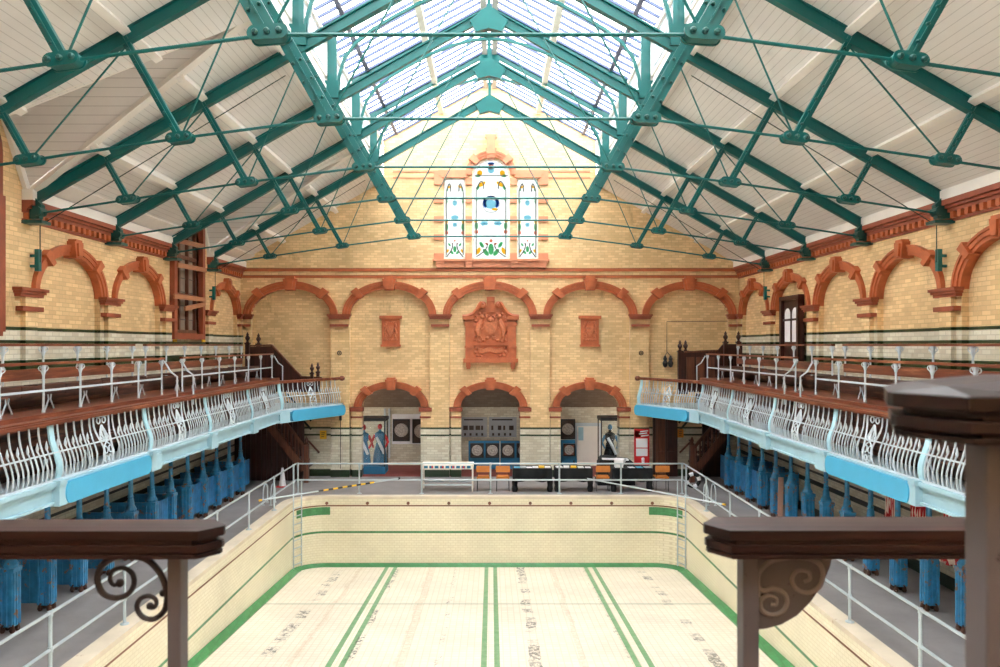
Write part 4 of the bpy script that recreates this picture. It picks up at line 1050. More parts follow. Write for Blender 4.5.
for s, sd in ((-1, 'left'), (1, 'right')):
    cx, cy, aa = XP-R, YP-R, math.radians(22)
    px_, py_ = cx+(R-.05)*math.cos(aa), cy+(R-.05)*math.sin(aa)
    tx, ty = -math.sin(aa), math.cos(aa)
    t = thing('pool_ladder', (s*px_, py_, -2.1), 'steel wall ladder in the far %s corner of the empty pool' % sd, 'ladder')
    e = [(s*(px_+tx*q), py_+ty*q) for q in (-.2, .2)]
    for x, y in e: m = MB(); m.tube([(x, y, -2.02), (x, y, -.1), (x, y, .55)], .02, 6); m.build('side_rail', 'steel', t)
    for k in range(8): m = MB(); m.tube([(*e[0], -1.9+.24*k), (*e[1], -1.9+.24*k)], .016, 6); m.build('rung', 'steel', t)
    for k in range(2):
        t = thing('grab_hoop', (s*(6.35+.22*k), 7.2*B, 0), 'bright steel grab hoop beside the far %s corner, %s the pool' % (sd, 'nearest' if k == 0 else 'further from'), 'grab rail', 'grab hoops')
        m = MB(); x = s*(6.35+.22*k); m.tube([(x, 7.15*B, 0), (x, 7.15*B, .35)]+[(x, 7.15*B+.22-.22*math.cos(PI*j/8), .35+.24*math.sin(PI*j/8)) for j in range(9)]+[(x, 7.15*B+.44, 0)], .02, 7); m.build('hoop', 'steel', t)
        m = MB(); m.lathe([(.05, .0), (.05, .02)], (x, 7.15*B, 0), 8); m.lathe([(.05, .0), (.05, .02)], (x, 7.15*B+.44, 0), 8); m.build('flange', 'steel', t)
# ================================================================== FOREGROUND RAILS
def fore_rail(x_end, s, x_far, Yf, Yb, ztop, th, crest, xp0, xp1, label, sc_=1.0):
    """s=-1: the rail runs to the left of its free end"""
    t = thing('mahogany_top_rail', (x_end, (Yf+Yb)/2, 0), label, 'rail')
    def slab(m, ins, z0, z1, ch=.03):
        e = x_end+s*ins; a, b_ = Yf+(ins*.25 if z1 < ztop else 0), Yb-ins*.6; ch = .05
        pts = [(x_far, a), (e+s*ch, a), (e, (a+b_)/2-.01), (e, (a+b_)/2+.01), (e+s*ch*1.2, b_), (x_far, b_)]
        m.poly(pts, [], z0, z1, fl)
    m = MB()
    h = th
    slab(m, 0, ztop-h*.34, ztop); slab(m, .02*sc_, ztop-h*.52, ztop-h*.34); slab(m, .004*sc_, ztop-h*.78, ztop-h*.52); slab(m, .018*sc_, ztop-h*.86, ztop-h*.78); slab(m, .008*sc_, ztop-h, ztop-h*.86)
    # crowned top
    e = x_end; n0 = len(m.v); ym_ = (Yf+Yb)/2; q = .25*(Yb-Yf)
    rows = [(Yf, ztop), (Yf+q, ztop+crest*.8), (ym_, ztop+crest), (Yb-q, ztop+crest*.8), (Yb, ztop)]
    m.ring_loft([[(x_far, y, z) for y, z in rows], [(e+s*.12*sc_, y, z) for y, z in rows], [(e+s*.055, y, ztop+(z-ztop)*.55) for y, z in rows], [(e+s*.004, ym_+(y-ym_)*.1, ztop) for y, z in rows]])
    ob = m.build('rail', 'wood_fore', t)
    bv = ob.modifiers.new('b', 'BEVEL'); bv.width = .003; bv.segments = 2; bv.limit_method = 'ANGLE'
    m = MB(); m.box(min(xp0, xp1), max(xp0, xp1), Yf+.05, Yf+.11, 2.6, ztop-h); 
    m.v = [Vector((v.x, v.y, (2.6 if Yf > 2 else 3.3) if v.z < 2.7 else v.z)) for v in m.v]; pp_ = m.build('post', 'iron_grey', t); bv = pp_.modifiers.new('b', 'BEVEL'); bv.width = .004; bv.segments = 2
    return t
ZT = CAMZ-.531
FY = 2.29
fl_ = fore_rail(WX(224, 2.29), -1, -2.4, 2.22, 2.37, ZT, .082, .004, WX(167, 2.27), WX(180.5, 2.27), 'mahogany rail end in the left foreground with an open scroll bracket')
def sp(pts): return [(WX(x, FY), FY, WZ(y, FY)) for x, y in pts]
def smooth(pts, n=5):
    out = []
    for i in range(len(pts)-1):
        p0, p1, p2, p3 = [Vector(pts[min(max(i+k, 0), len(pts)-1)]) for k in (-1, 0, 1, 2)]
        for j in range(n):
            t = j/n; out.append(.5*((2*p1)+(p2-p0)*t+(2*p0-5*p1+4*p2-p3)*t*t+(3*p1-p0-3*p2+p3)*t**3))
    out.append(Vector(pts[-1])); return out
S1 = [(120, 556), (107, 561), (99, 571), (98, 583), (104, 594), (116, 598), (128, 594), (134, 584), (132, 573), (123, 568), (113, 571), (110, 579), (114, 585), (121, 583)]
S2 = [(130, 556), (146, 559), (158, 570), (165, 584), (167, 598), (164, 611), (154, 619), (143, 617), (137, 608), (140, 599), (149, 596), (156, 600), (155, 607), (149, 608)]
m = MB()
for S, r0 in ((S1, .0105), (S2, .0105)):
    p = smooth(sp(S)); rr = [r0*(1-.45*k/len(p)) for k in range(len(p))]; m.tube(p, rr, 8)
for x, y, r in ((120, 583, .013), (150, 606, .011), (163, 593, .011)): q = sp([(x, y)])[0]; m.ball(q, r, 8)
m.build('scroll_bracket', 'iron_fore', fl_, smooth=True)
fr_ = fore_rail(WX(702, 2.31), 1, 2.6, 2.20, 2.38, ZT+.006, .082, .004, WX(741, 2.27), WX(757, 2.27), 'mahogany rail end in the right foreground with a solid scroll plate')
out_ = [(755, 556), (832, 555), (829, 566), (822, 583), (810, 601), (796, 615), (780, 624), (765, 628), (755, 629)]
m = MB(); m.poly([(WX(x, FY), WZ(y, FY)) for x, y in out_], [], FY-.006, FY+.006); pl_ = m.build('scroll_plate', 'iron_grey', fr_)
T1_ = [(757, 596), (757, 575), (768, 562), (785, 557), (804, 557), (818, 563), (822, 574), (818, 586), (807, 592), (795, 588), (791, 578), (797, 570), (807, 571), (809, 578), (803, 581)]
T2_ = [(758, 588), (763, 590), (773, 588), (783, 593), (786, 602), (781, 611), (770, 614), (761, 609), (760, 600), (767, 595), (775, 598), (775, 604), (770, 604)]
m = MB()
for S in (T1_, T2_):
    p = [Vector((v.x, v.y-.007, v.z)) for v in smooth(sp(S))]; m.tube(p, [.0085*(1-.3*k/len(p)) for k in range(len(p))], 8)
m.build('raised_scroll', 'scroll_pale', pl_, smooth=True)
fore_rail(WX(890, 1.34), 1, 1.6, 1.2, 1.48, CAMZ-.080, .076, .030, WX(957, 1.33), WX(957, 1.33)+.085, 'large blurred rail end closest to the camera at the right edge', 1.4)
# ================================================================== UPPER AND LOWER STAIRS
def finial(m, x, y, z, s=1.0, n=8):
    m.lathe([(.05*s, 0), (.065*s, .02*s), (.03*s, .05*s), (.075*s, .12*s), (.085*s, .17*s), (.04*s, .24*s), (.05*s, .27*s), (.03*s, .31*s), (.004, .36*s)], (x, y, z), n)
def newel(parent, px, py_top, py_bot, Y, w_=.13, s=1.0):
    x = WX(px, Y); zt, zb = WZ(py_top, Y), WZ(py_bot, Y)
    m = MB(); m.box(x-w_/2, x+w_/2, Y-w_/2, Y+w_/2, zb, zt-.36*s); m.box(x-w_/2-.02, x+w_/2+.02, Y-w_/2-.02, Y+w_/2+.02, zt-.36*s-.06, zt-.36*s)
    o = m.build('newel', 'wood_dark', parent); m = MB(); finial(m, x, Y, zt-.36*s, s); m.build('finial', 'wood_dark', o)
Ys = 26.5
def fromp(pts, Y): return [(WX(x, Y), WZ(y, Y)) for x, y in pts]
t = thing('gallery_staircase', (WX(275, Ys), Ys, GZ), 'dark timber stair side sloping down from the left gallery tiers by the end wall', 'staircase')
m = MB(); m.poly(fromp([(247, 347), (272, 346), (300, 376), (320, 377), (320, 392), (247, 392)], Ys), [], Ys-.03, Ys+.03); m.build('side_panel', 'wood_dark', t)
m = MB(); m.bar((WX(247, Ys), Ys, WZ(346, Ys)), (WX(272, Ys), Ys, WZ(345, Ys)), .05, .14); m.bar((WX(272, Ys), Ys, WZ(345, Ys)), (WX(301, Ys), Ys, WZ(376, Ys)), .05, .14); m.bar((WX(301, Ys), Ys, WZ(376.5, Ys)), (WX(322, Ys), Ys, WZ(377.5, Ys)), .04, .12); m.build('string_capping', 'wood_door', t)
newel(t, 247.5, 332, 395, Ys-.1); newel(t, 258.5, 333, 380, Ys+.3); newel(t, 312, 363, 392, Ys-.1, .1, .9); newel(t, 318, 362, 392, Ys+.2, .1, .9)
t = thing('stair_enclosure', (WX(700, Ys), Ys, GZ), 'dark timber stair box with turned finials on the right gallery by the end wall', 'staircase')
m = MB(); m.poly(fromp([(680, 392), (680, 352), (703, 352), (718, 350), (723, 344), (742, 344), (742, 392)], Ys), [], Ys-.04, Ys+.04)
m.build('side_panel', 'wood_dark', t)
m = MB(); 
for a_, b_ in ((686, 694), (696, 704), (706, 714)): m.poly(fromp([(a_, 384), (a_, 357), (b_, 357), (b_, 384)], Ys), [], Ys-.06, Ys-.04)
m.bar((WX(684, Ys), Ys, WZ(352, Ys)), (WX(718, Ys), Ys, WZ(350.5, Ys)), .06, .14); m.build('raised_panel', 'wood_door', t)
newel(t, 680, 340, 394, Ys-.1, .14); newel(t, 685.5, 340, 394, Ys+.15, .14); newel(t, 725.5, 331, 392, Ys-.1, .12); newel(t, 738.5, 331, 392, Ys-.1, .12)
# lower stair flights
def lower_stair(label, top_, bot_, Y, newel_px, side):
    t = thing('poolside_staircase', (WX(bot_[0], Y), Y, 0), label, 'staircase')
    a, b_ = Vector((WX(top_[0], Y), Y, WZ(top_[1], Y))), Vector((WX(bot_[0], Y), Y, WZ(bot_[1], Y)))
    m = MB(); m.bar(a, b_, .24, .06); m.build('string', 'wood_door', t)
    up = Vector((0, 0, .82)); m = MB(); m.bar(a+up, b_+up, .09, .08); m.build('handrail', 'wood_door', t)
    n = 10
    for k in range(n):
        p = a+(b_-a)*(k+.5)/n; m = MB(); m.box(p.x-.025, p.x+.025, Y-.025, Y+.025, p.z, p.z+.8); m.build('baluster', 'wood_door', t)
        m = MB(); m.box(p.x-.18, p.x+.18, Y+.03, Y+.9, p.z-.03, p.z+.03); m.box(p.x-.18*side, p.x-.16*side+.01, Y+.03, Y+.9, p.z-.2, p.z) if False else None; m.build('tread', 'wood_seat', t)
    x = WX(newel_px, Y); m = MB(); m.box(x-.08, x+.08, Y-.08, Y+.08, 0, 1.25); m.lathe([(.07, 1.25), (.1, 1.28), (.05, 1.34), (.07, 1.42), (.03, 1.52), (.002, 1.56)], (x, Y, 0), 8); m.build('newel', 'wood_door', t)
    return t
lower_stair('brown timber stair descending to the poolside beneath the left gallery end', (268, 424), (304, 470), 26.4, 306.5, 1)
lower_stair('brown timber stair descending to the poolside beneath the right gallery end', (734, 424), (694, 472), 26.4, 692, -1)
# sloping tile bands and wall hand rails by the stairs
m = MB()
for s, a_, b_ in ((-1, (285, 402), (310, 430)), (1, (706, 402), (680, 432))):
    for dz in (0, .30):
        m.bar((WX(a_[0], YB), YB+.19, WZ(a_[1], YB)+dz), (WX(b_[0], YB), YB+.19, WZ(b_[1], YB)+dz), .07, .02)
m.build('sloping_tile_bands', plain('dark green tile', (36, 48, 36), .35), wall_back)
for nm, pts in (('left', [(308, 441), (319, 453)]), ('right', [(680, 453), (692, 441)])):
    t = thing('wall_handrail', (WX(pts[0][0], YB), YB, 1), 'short brown handrail fixed to the tiled wall, %s stair foot' % nm, 'handrail')
    m = MB(); m.tube([(WX(x, YB), YB+.06, WZ(y, YB)) for x, y in pts], .035, 7); m.build('rail', 'wood_door', t)
    m = MB(); m.box(WX(pts[1][0]-2, YB), WX(pts[1][0]-1, YB), YB+.06, YB+.2, WZ(pts[1][1]-1, YB)-.05, WZ(pts[1][1]-1, YB)); m.build('bracket', 'black_metal', t)
# dark partitions below the gallery ends and doorways
m = MB(); 
for k in range(13): m.box(-8.75+.18*k, -8.75+.18*k+.165, 26.75, 26.82, 0, 2.42)
m.box(-8.8, -6.4, 26.82, 26.86, 0, 2.45)
o = tag(m.build('plank_partition', 'wood_dark'), 'dark plank partition closing the space under the left gallery end', 'partition')
m = MB(); x0, x1 = WX(656, YB), WX(676, YB)
d = thing('door_2', (x0, YB+.18, 0), 'brown timber double door right of the red board under the right gallery', None); d['kind'] = 'structure'
m.box(x0-.08, x1+.08, YB+.10, YB+.2, 0, 2.25); m.build('door_frame', 'wood_dark', d)
for k in range(2):
    m = MB(); a_ = x0+(x1-x0)/2*k
    m.box(a_+.01, a_+(x1-x0)/2-.01, YB+.06, YB+.1, .02, 2.2)
    for z0, z1 in ((.15, .9), (1.0, 2.05)): m.box(a_+.06, a_+(x1-x0)/2-.06, YB+.04, YB+.06, z0, z1)
    m.build('door_leaf', 'wood_door' if k == 0 else 'wood_dark', d)
d = thing('door_3', (WX(710, YB), YB+.1, 0), 'very dark timber door at the back of the space under the right gallery', None); d['kind'] = 'structure'
m = MB(); m.box(WX(703, YB), WX(730, YB), YB+.05, YB+.15, 0, 2.2); m.build('door_leaf', 'wood_dark', d)
m = MB(); m.box(WX(714, 26.9), WX(722, 26.9), 26.88, 26.9, WZ(444, 26.9), WZ(441, 26.9)); m.build('plate', 'fascia_line', d)
# notices, conduits and lamps on the end wall
for nm, x0, x1, y0, y1, mt in (('yellow square notice on the tiles beside the left stair', 319, 325.5, 431, 439.5, 'yellow'), ('orange notice on the tiles beside the right stair', 678.5, 684.5, 429.5, 438, 'orange')):
    t = thing('wall_notice', (WX(x0, YB), YB+.1, WZ(y1, YB)), nm, 'notice')
    m = MB(); m.box(WX(x0, YB), WX(x1, YB), YB+.14, YB+.19, WZ(y1, YB), WZ(y0, YB)); p = m.build('panel', mt, t)
    m = MB()
    for k in range(3): m.box(WX(x0+1.5, YB), WX(x1-1.5-k*.4, YB), YB+.13, YB+.14, WZ(y0+2.6+1.9*k, YB), WZ(y0+2+1.9*k, YB))
    m.build('lettering', 'black_metal', p)
for sg, lab, yy in ((-1, 'small yellow notice on the white tile by the tall side window', 6.87), (-1, 'small yellow notice at the end of the left wall tiles', 7.55)):
    t = thing('wall_notice', (-8.78, yy*B, 4.75), lab, 'notice')
    m = MB(); m.box(-8.79, -8.76, yy*B-.12, yy*B+.12, 4.75, 5.0); m.build('panel', 'yellow', t)
t = thing('hanging_bells', (WX(668, YB), YB, WZ(366, YB)), 'pair of dark pendant bells hanging on a cord in the right blind arch', 'bells')
m = MB(); m.tube([(WX(739, YB), YB+.10, WZ(321, YB)), (WX(667.5, YB), YB+.10, WZ(321.5, YB)), (WX(667.5, YB), YB+.10, WZ(352, YB))], .014, 6); m.build('conduit', 'rust', t)
for px in (665.6, 671):
    x = WX(px, YB); m = MB(); m.tube([(WX(667.8, YB), YB+.1, WZ(352, YB)), (x, YB+.08, WZ(356, YB)), (x, YB+.08, WZ(359, YB))], .012, 5); m.build('cord', 'rope', t)
    m = MB(); m.lathe([(.03, .42), (.05, .36), (.08, .30), (.05, .26), (.10, .16), (.07, .04), (.02, 0)], (x, YB+.06, WZ(367.5, YB)), 9); m.build('bell', 'black_metal', t)
for px, py, w_ in ((339.5, 353, .12), (641, 353, .12)):
    t = thing('iron_wall_ring', (WX(px, YB), YB, WZ(py, YB)), 'small iron fixing on the %s pilaster beside the outer arch' % ('left' if px < 400 else 'right'), 'wall fixing')
    x, z = WX(px, YB), WZ(py, YB); m = MB(); m.tube([(x+.07*math.cos(2*PI*k/10), YB-.03, z+.07*math.sin(2*PI*k/10)) for k in range(11)], .015, 5); m.build('ring', 'black_metal', t)
    m = MB(); m.box(x-.02, x+.02, YB-.04, YB, z-.02, z+.02); m.build('stud', 'black_metal', t)
for px in (340.5, 622):
    pass
t = thing('wall_switch_pipe', (WX(340.6, YB), YB, .3), 'thin vertical cable with a dark switch on the leftmost tiled pilaster', 'cable')
m = MB(); m.tube([(WX(340.6, YB), YB-.02, .3), (WX(340.6, YB), YB-.02, 2.05)], .012, 5); m.build('cable', 'black_metal', t)
m = MB(); m.box(WX(339.4, YB), WX(341.8, YB), YB-.05, YB, 2.0, 2.22); m.build('switch', 'black_metal', t)
# terracotta plaques and coat of arms
def relief(m, cx, cz, r, d=.05): m.ball((cx, YB+.13, cz), r, 6, 1, .8, 1)
for px, lab in ((390.3, 'left'), (590.3, 'right')):
    x0, x1 = WX(px-9, YB), WX(px+9, YB); zt, zb = WZ(317, YB), WZ(344.5, YB); Y_ = YB+.2; cx = (x0+x1)/2
    t = thing('terracotta_plaque', (cx, Y_, zb), 'small square terracotta crest plaque, %s of the large coat of arms' % lab, 'plaque', 'crest plaques')
    m = MB(); m.box(x0, x1, Y_-.08, Y_, zb, zt); m.box(x0-.08, x1+.08, Y_-.16, Y_, zt-.06, zt+.05); m.box(x0-.04, x1+.04, Y_-.12, Y_, zb-.08, zb)
    m.box(x0+.06, x1-.06, Y_-.09, Y_-.08, zb+.06, zb+.10); m.build('frame', 'terracotta', t)
    m = MB(); cz = (zt+zb)/2; fn2 = lambda u, v, d: (u, Y_-d, v)
    m.poly([(cx-.11, cz+.18), (cx+.11, cz+.18), (cx+.12, cz-.02), (cx, cz-.2), (cx-.12, cz-.02)], [], .08, .15, fn2)
    for s in (-1, 1):
        for k in range(9): m.ball((cx+s*(.19-.02*(k % 3)), Y_-.08, cz-.3+.075*k), .05, 6)
    for k in range(5): m.ball((cx-.16+.08*k, Y_-.08, cz+.31), .045, 6); m.ball((cx-.16+.08*k, Y_-.08, cz-.31), .045, 6)
    m.build('crest_relief', 'cast', t)
Y_ = YB+.2; fn2 = lambda u, v, d: (u, Y_-d, v)
def cp(x, y): return (WX(x, Y_), WZ(y, Y_))
t = thing('coat_of_arms', (WX(491, Y_), Y_, WZ(363, Y_)), 'large terracotta coat of arms with scrolled pediment above the middle arch', 'relief')
c491 = 490.7
m = MB()
half = [(25.2, 361), (25.2, 321.5), (25.5, 318), (26, 316.5), (20, 316), (15, 313), (11, 307.5), (9, 303.5), (5.5, 303), (4, 306), (4, 303), (4, 297.5)]
ol = [cp(c491+a, b_) for a, b_ in half]+[cp(c491-a, b_) for a, b_ in reversed(half)]
m.poly(ol, [], 0, .10, fn2)
for a0, a1, y0, y1, d in ((-27, 27, 362.5, 358.5, .26), (-25, 25, 358.5, 357, .18)):
    p0, p1 = cp(c491+a0, y0), cp(c491+a1, y1); m.poly([p0, (p1[0], p0[1]), p1, (p0[0], p1[1])], [], 0, d, fn2)
for s in (-1, 1):
    for a0, a1, y0, y1, d in ((17.5, 25, 357, 321, .16), (16.5, 26, 326, 322, .20), (16.5, 25.8, 348, 346, .20), (17, 28, 319.5, 316.2, .28), (18, 26.5, 321.5, 319.5, .22), (20, 24.5, 367, 362.5, .2), (20.5, 24, 369, 367, .15)):
        p0, p1 = cp(c491+s*a0, y0), cp(c491+s*a1, y1); m.poly([p0, (p1[0], p0[1]), p1, (p0[0], p1[1])], [], 0, d, fn2)
    cur = [cp(c491+s*a, b_) for a, b_ in ((28, 316.5), (22, 316), (17, 313.5), (13.5, 309), (11, 304.5), (9, 302.5))]
    m.tube([(x, Y_-.18, z) for x, z in cur], .07, 6)
    vx, vz = cp(c491+s*7.8, 305); m.lathe([(.12, 0), (.13, -.12), (.06, -.14), (.05, -.2), (.02, -.2)], (vx, Y_-.08, vz), 12, 'y')
p0, p1 = cp(c491-4, 301), cp(c491+4, 297.3); m.poly([p0, (p1[0], p0[1]), p1, (p0[0], p1[1])], [], 0, .26, fn2)
p0, p1 = cp(c491-3.4, 312), cp(c491+3.4, 301); m.poly([p0, (p1[0], p0[1]), p1, (p0[0], p1[1])], [], 0, .2, fn2)
p0, p1 = cp(c491-18, 345), cp(c491+18, 343.4); m.poly([p0, (p1[0], p0[1]), p1, (p0[0], p1[1])], [], 0, .2, fn2)
m.build('frame', 'terracotta', t)
m = MB()
m.poly([cp(c491+a, b_) for a, b_ in ((-6, 322), (6, 322), (6.3, 327), (4, 332), (0, 335), (-4, 332), (-6.3, 327))], [], .08, .20, fn2)
m.build('shield', 'cast', t)
for s in (-1, 1):   # rampant supporters
    m = MB()
    body = [cp(c491+s*a, b_) for a, b_ in ((12, 336), (13, 331), (11.5, 326), (9.5, 322), (8.5, 318.5))]
    m.tube([(x, Y_-.13, z) for x, z in body], [.09, .12, .11, .085, .06], 7)
    hx, hz = cp(c491+s*8.6, 316.6); m.ball((hx, Y_-.17, hz), .085, 7); hx, hz = cp(c491+s*7.2, 317.4); m.ball((hx, Y_-.17, hz), .05, 6)
    for leg in (((11, 324), (8, 323.5), (6.5, 321)), ((11.5, 327), (8.5, 329), (7, 327)), ((12.5, 334), (9.5, 337), (8.5, 340)), ((13, 335), (13.5, 338), (11.5, 340.5))):
        m.tube([(cp(c491+s*a, b_)[0], Y_-.14, cp(c491+s*a, b_)[1]) for a, b_ in leg], [.045, .035, .03], 6)
    m.tube([(cp(c491+s*a, b_)[0], Y_-.12, cp(c491+s*a, b_)[1]) for a, b_ in ((13, 335), (15.5, 332), (15, 328), (16.2, 325))], .022, 5)
    m.build('supporter', 'cast', t)
x, z = cp(c491, 320); m = MB()
m.ball((x, Y_-.14, z), .12, 7, 1.1, 1, .8)
for k in range(5): m.ball((x-.14+.07*k, Y_-.15, z+.10+.05*(k % 2)), .035, 6)
m.build('helmet', 'cast', t)
for s in (-1, 1):
    for a, b_, r in ((4, 316, .06), (6, 314, .05), (11, 313.5, .05), (14, 317, .05), (14.5, 321, .045), (3, 338, .07), (7, 340.5, .06), (11, 341.5, .055), (15, 340, .05), (15, 336, .04)): x, z = cp(c491+s*a, b_); m = MB(); m.ball((x, Y_-.11, z), r, 6, 1.2); m.build('leaf_ornament', 'cast', t)
    for a, b_, r in ((14, 348, .06), (15, 352, .07), (13, 355.5, .07), (9.5, 356, .05)): x, z = cp(c491+s*a, b_); m = MB(); m.ball((x, Y_-.11, z), r, 6); m.build('leaf_ornament', 'cast', t)
m = MB(); rr = []
for k in range(13):
    u = -12+2*k; x, z = cp(c491+u, 350.5+.9*math.sin(k*.9)); rr.append([(x, Y_-.10, z-.09), (x, Y_-.16, z-.07), (x, Y_-.17, z+.07), (x, Y_-.10, z+.09)])
m.ring_loft(rr); m.build('ribbon', 'cast', t)
# ================================================================== THINGS AT THE FAR END
def seat_chair(px, Yc, label, back_y=(470, 474)):
    x = WX(px, Yc); t = thing('stacking_chair', (x, Yc, 0), label, 'chair', 'orange wooden chairs behind the rail')
    for s in (-1, 1):
        for f_ in (-1, 1):
            m = MB(); m.tube([(x+s*.20, Yc+f_*.19, 0), (x+s*.19, Yc+f_*.17, .44), *( [(x+s*.19, Yc-.20, .80)] if f_ < 0 else [])], .012, 6); m.build('leg', 'black_metal', t)
    m = MB(); m.box(x-.21, x+.21, Yc-.19, Yc+.20, .44, .465); m.box(x-.21, x+.21, Yc-.2, Yc-.17, .41, .47); m.build('seat', 'orange_wood', t)
    m = MB(); m.poly([(x-.22, .62), (x+.22, .62), (x+.23, .70), (x+.22, .82), (x-.22, .82), (x-.23, .70)], [], Yc-.235, Yc-.215); m.build('backrest', 'orange_wood', t)
YC = 24.95
for px, lab in ((483.5, 'orange wooden stacking chair just right of the white display table'), (502.8, 'orange wooden stacking chair against the left end of the black cloth tables'), (602, 'orange wooden stacking chair between the two right hand black cloth tables'), (661, 'orange wooden stacking chair at the right end of the tables')):
    seat_chair(px, YC, lab)
t = thing('display_table', (WX(447, 25), 25, 0), 'white framed display table with printed leaflets under its glass top', 'table')
x0, x1 = WX(422.5, 24.8), WX(472.5, 24.8)
for x in (x0, x1):
    for y in (24.7, 25.3): m = MB(); m.box(x-.02, x+.02, y-.02, y+.02, 0, .74); m.build('leg', 'white_paint', t)
m = MB(); m.box(x0-.03, x1+.03, 24.66, 25.34, .72, .86); m.build('tray', 'white_paint', t)
m = MB(); m.box(x0, x1, 24.68, 24.72, .20, .24); m.box(x0, x1, 25.28, 25.32, .2, .24); m.build('stretcher', 'iron_pale', t)
m = MB()
for k in range(9): a_ = x0+.06+k*.17; m.box(a_, a_+.12, 24.655, 24.66, .75, .83)
m.build('leaflets', 'board_blue', t)
m = MB()
for k in range(4): a_ = x0+.3+k*.33; m.box(a_, a_+.05, 24.65, 24.655, .76, .82)
m.build('red_labels', 'red', t)
def cloth_table(px0, px1, label, Y=24.95, items=True):
    x0, x1 = WX(px0, Y), WX(px1, Y); t = thing('cloth_table', ((x0+x1)/2, Y, 0), label, 'table', 'tables under black cloths')
    m = MB(); m.box(x0, x1, Y-.32, Y+.32, .70, .745); m.build('tabletop', 'black', t)
    # draped cloth front: wavy skirt
    rows = []
    for j in range(5):
        z = .75-.40*j/4; rows.append([(x0-.01+(x1-x0+.02)*k/30, Y-.33-.02*math.sin(k*.9)*j/4, z-(.03*math.sin(k*.35) if j == 4 else 0)) for k in range(31)])
    m = MB(); m.ring_loft(rows, close=False, cap=False)
    m.box(x0-.01, x1+.01, Y-.33, Y+.33, .745, .755)
    for xx in (x0, x1): m.box(xx-.015, xx+.015, Y-.33, Y+.33, .38, .75)
    m.build('cloth', 'black', t)
    for x in (x0+.05, x1-.05):
        m = MB(); m.ring_loft([[(x+.09*math.cos(2*PI*k/8)*(1+.3*math.sin(3*j)), Y-.22+.07*math.sin(2*PI*k/8), .4-.4*j/4) for k in range(8)] for j in range(5)]); m.build('cloth_corner', 'black', t)
        m = MB(); m.box(x-.02, x+.02, Y+.24, Y+.28, 0, .7); m.build('leg', 'black_metal', t)
    return x0, x1
cols = ['paper', 'paper', 'board_grey', 'paper', 'yellow', 'paper', 'panel_blue']
def papers(x0, x1, n, lab, Y=24.95):
    for k in range(n):
        x = x0+.12+(x1-x0-.24)*k/(n-1); h = random.uniform(.01, .05)
        t = thing('paper_stack', (x, Y-.15, .756), '%s pile of papers from left, %s' % (['first', 'second', 'third', 'fourth', 'fifth', 'sixth'][k], lab), 'papers', 'paper piles on the black tables')
        m = MB(); a_ = random.uniform(-.2, .2)
        m.bar((x-.09, Y-.15+a_*.09, .756+h/2), (x+.09, Y-.15-a_*.09, .756+h/2), .22, h, (0, 0, 1)) ; m.build('sheets', cols[(k*3+n) % 7], t)
a, b_ = cloth_table(513, 551, 'black cloth table with leaflets, leftmost of the three'); papers(a, b_, 6, 'on the leftmost black cloth table')
a, b_ = cloth_table(555, 591, 'black cloth table with papers in the middle of the row'); papers(a, b_, 5, 'on the middle black cloth table')
a, b_ = cloth_table(611, 650, 'black cloth table nearest the red board'); papers(a+.5, b_, 3, 'on the black cloth table nearest the red board')
t = thing('covered_stand', (WX(607, 26), 26, 0), 'large humped object under a black cloth with white papers on top', 'covered object')
m = MB(); pts = [(597, 476), (598, 462), (601, 456.5), (608, 456), (618, 458), (629, 459), (633, 462), (634, 476), (634, 506), (597, 506)]
m.poly([(u, max(v, 0.0)) for u, v in fromp(pts, 26)], [], 25.8, 26.3); m.build('cloth', 'black', t)
m = MB(); m.bar((WX(602, 25.75), 25.75, WZ(458.5, 25.75)), (WX(628, 25.75), 25.75, WZ(459.5, 25.75)), .3, .04, (0, 0, 1)); m.build('white_sheet', 'paper', t)
t = thing('white_box', (WX(619, 24.8), 24.8, .756), 'white box with an open paper top on the right black table', 'box')
m = MB(); m.box(WX(615, 24.8), WX(623, 24.8), 24.75, 24.98, .758, .99); m.build('carton', 'paper', t)
m = MB(); m.bar((WX(624, 24.8), 25.05, .80), (WX(627, 24.8), 25.05, 1.0), .05, .12); m.build('flap', 'board_grey', t)
# red poster stand
t = thing('poster_stand', (WX(642, 27.2), 27.2, 0), 'tall red information board with two white sheets against the tiled pilaster', 'poster board')
m = MB(); m.box(WX(634.3, 27.2), WX(649.5, 27.2), 27.2, 27.25, .25, WZ(429, 27.2)); m.build('board', 'red', t)
m = MB()
for y0, y1 in ((438.5, 447.5), (448.5, 456)): m.box(WX(636, 27.2), WX(647.5, 27.2), 27.185, 27.2, WZ(y1, 27.2), WZ(y0, 27.2))
m.build('sheets', 'paper', t)
m = MB(); Y_ = 27.2
for (a_, b_, y) in ((640, 648, 431.2), (639, 647, 433.4), (641, 648.5, 435.6)): m.bar((WX(a_, Y_), Y_-.01, WZ(y+.5, Y_)), (WX(b_, Y_), Y_-.01, WZ(y-.5, Y_)), .035, .02)
m.ball((WX(643, Y_), Y_-.01, WZ(459, Y_)), .06, 6); m.box(WX(641.6, Y_), WX(644.4, Y_), Y_-.02, Y_, WZ(463.5, Y_), WZ(460, Y_)); m.build('lettering', 'paper', t)
m = MB(); m.lathe([(.12, 0), (.12, .03)], (WX(637.5, Y_), Y_, WZ(434, Y_)), 10, 'y'); m.build('emblem', 'terracotta_dark', t)
m = MB()
for x in (635.5, 648.3): m.box(WX(x, Y_)-.02, WX(x, Y_)+.02, 27.2, 27.3, 0, .3)
m.build('feet', 'black_metal', t)
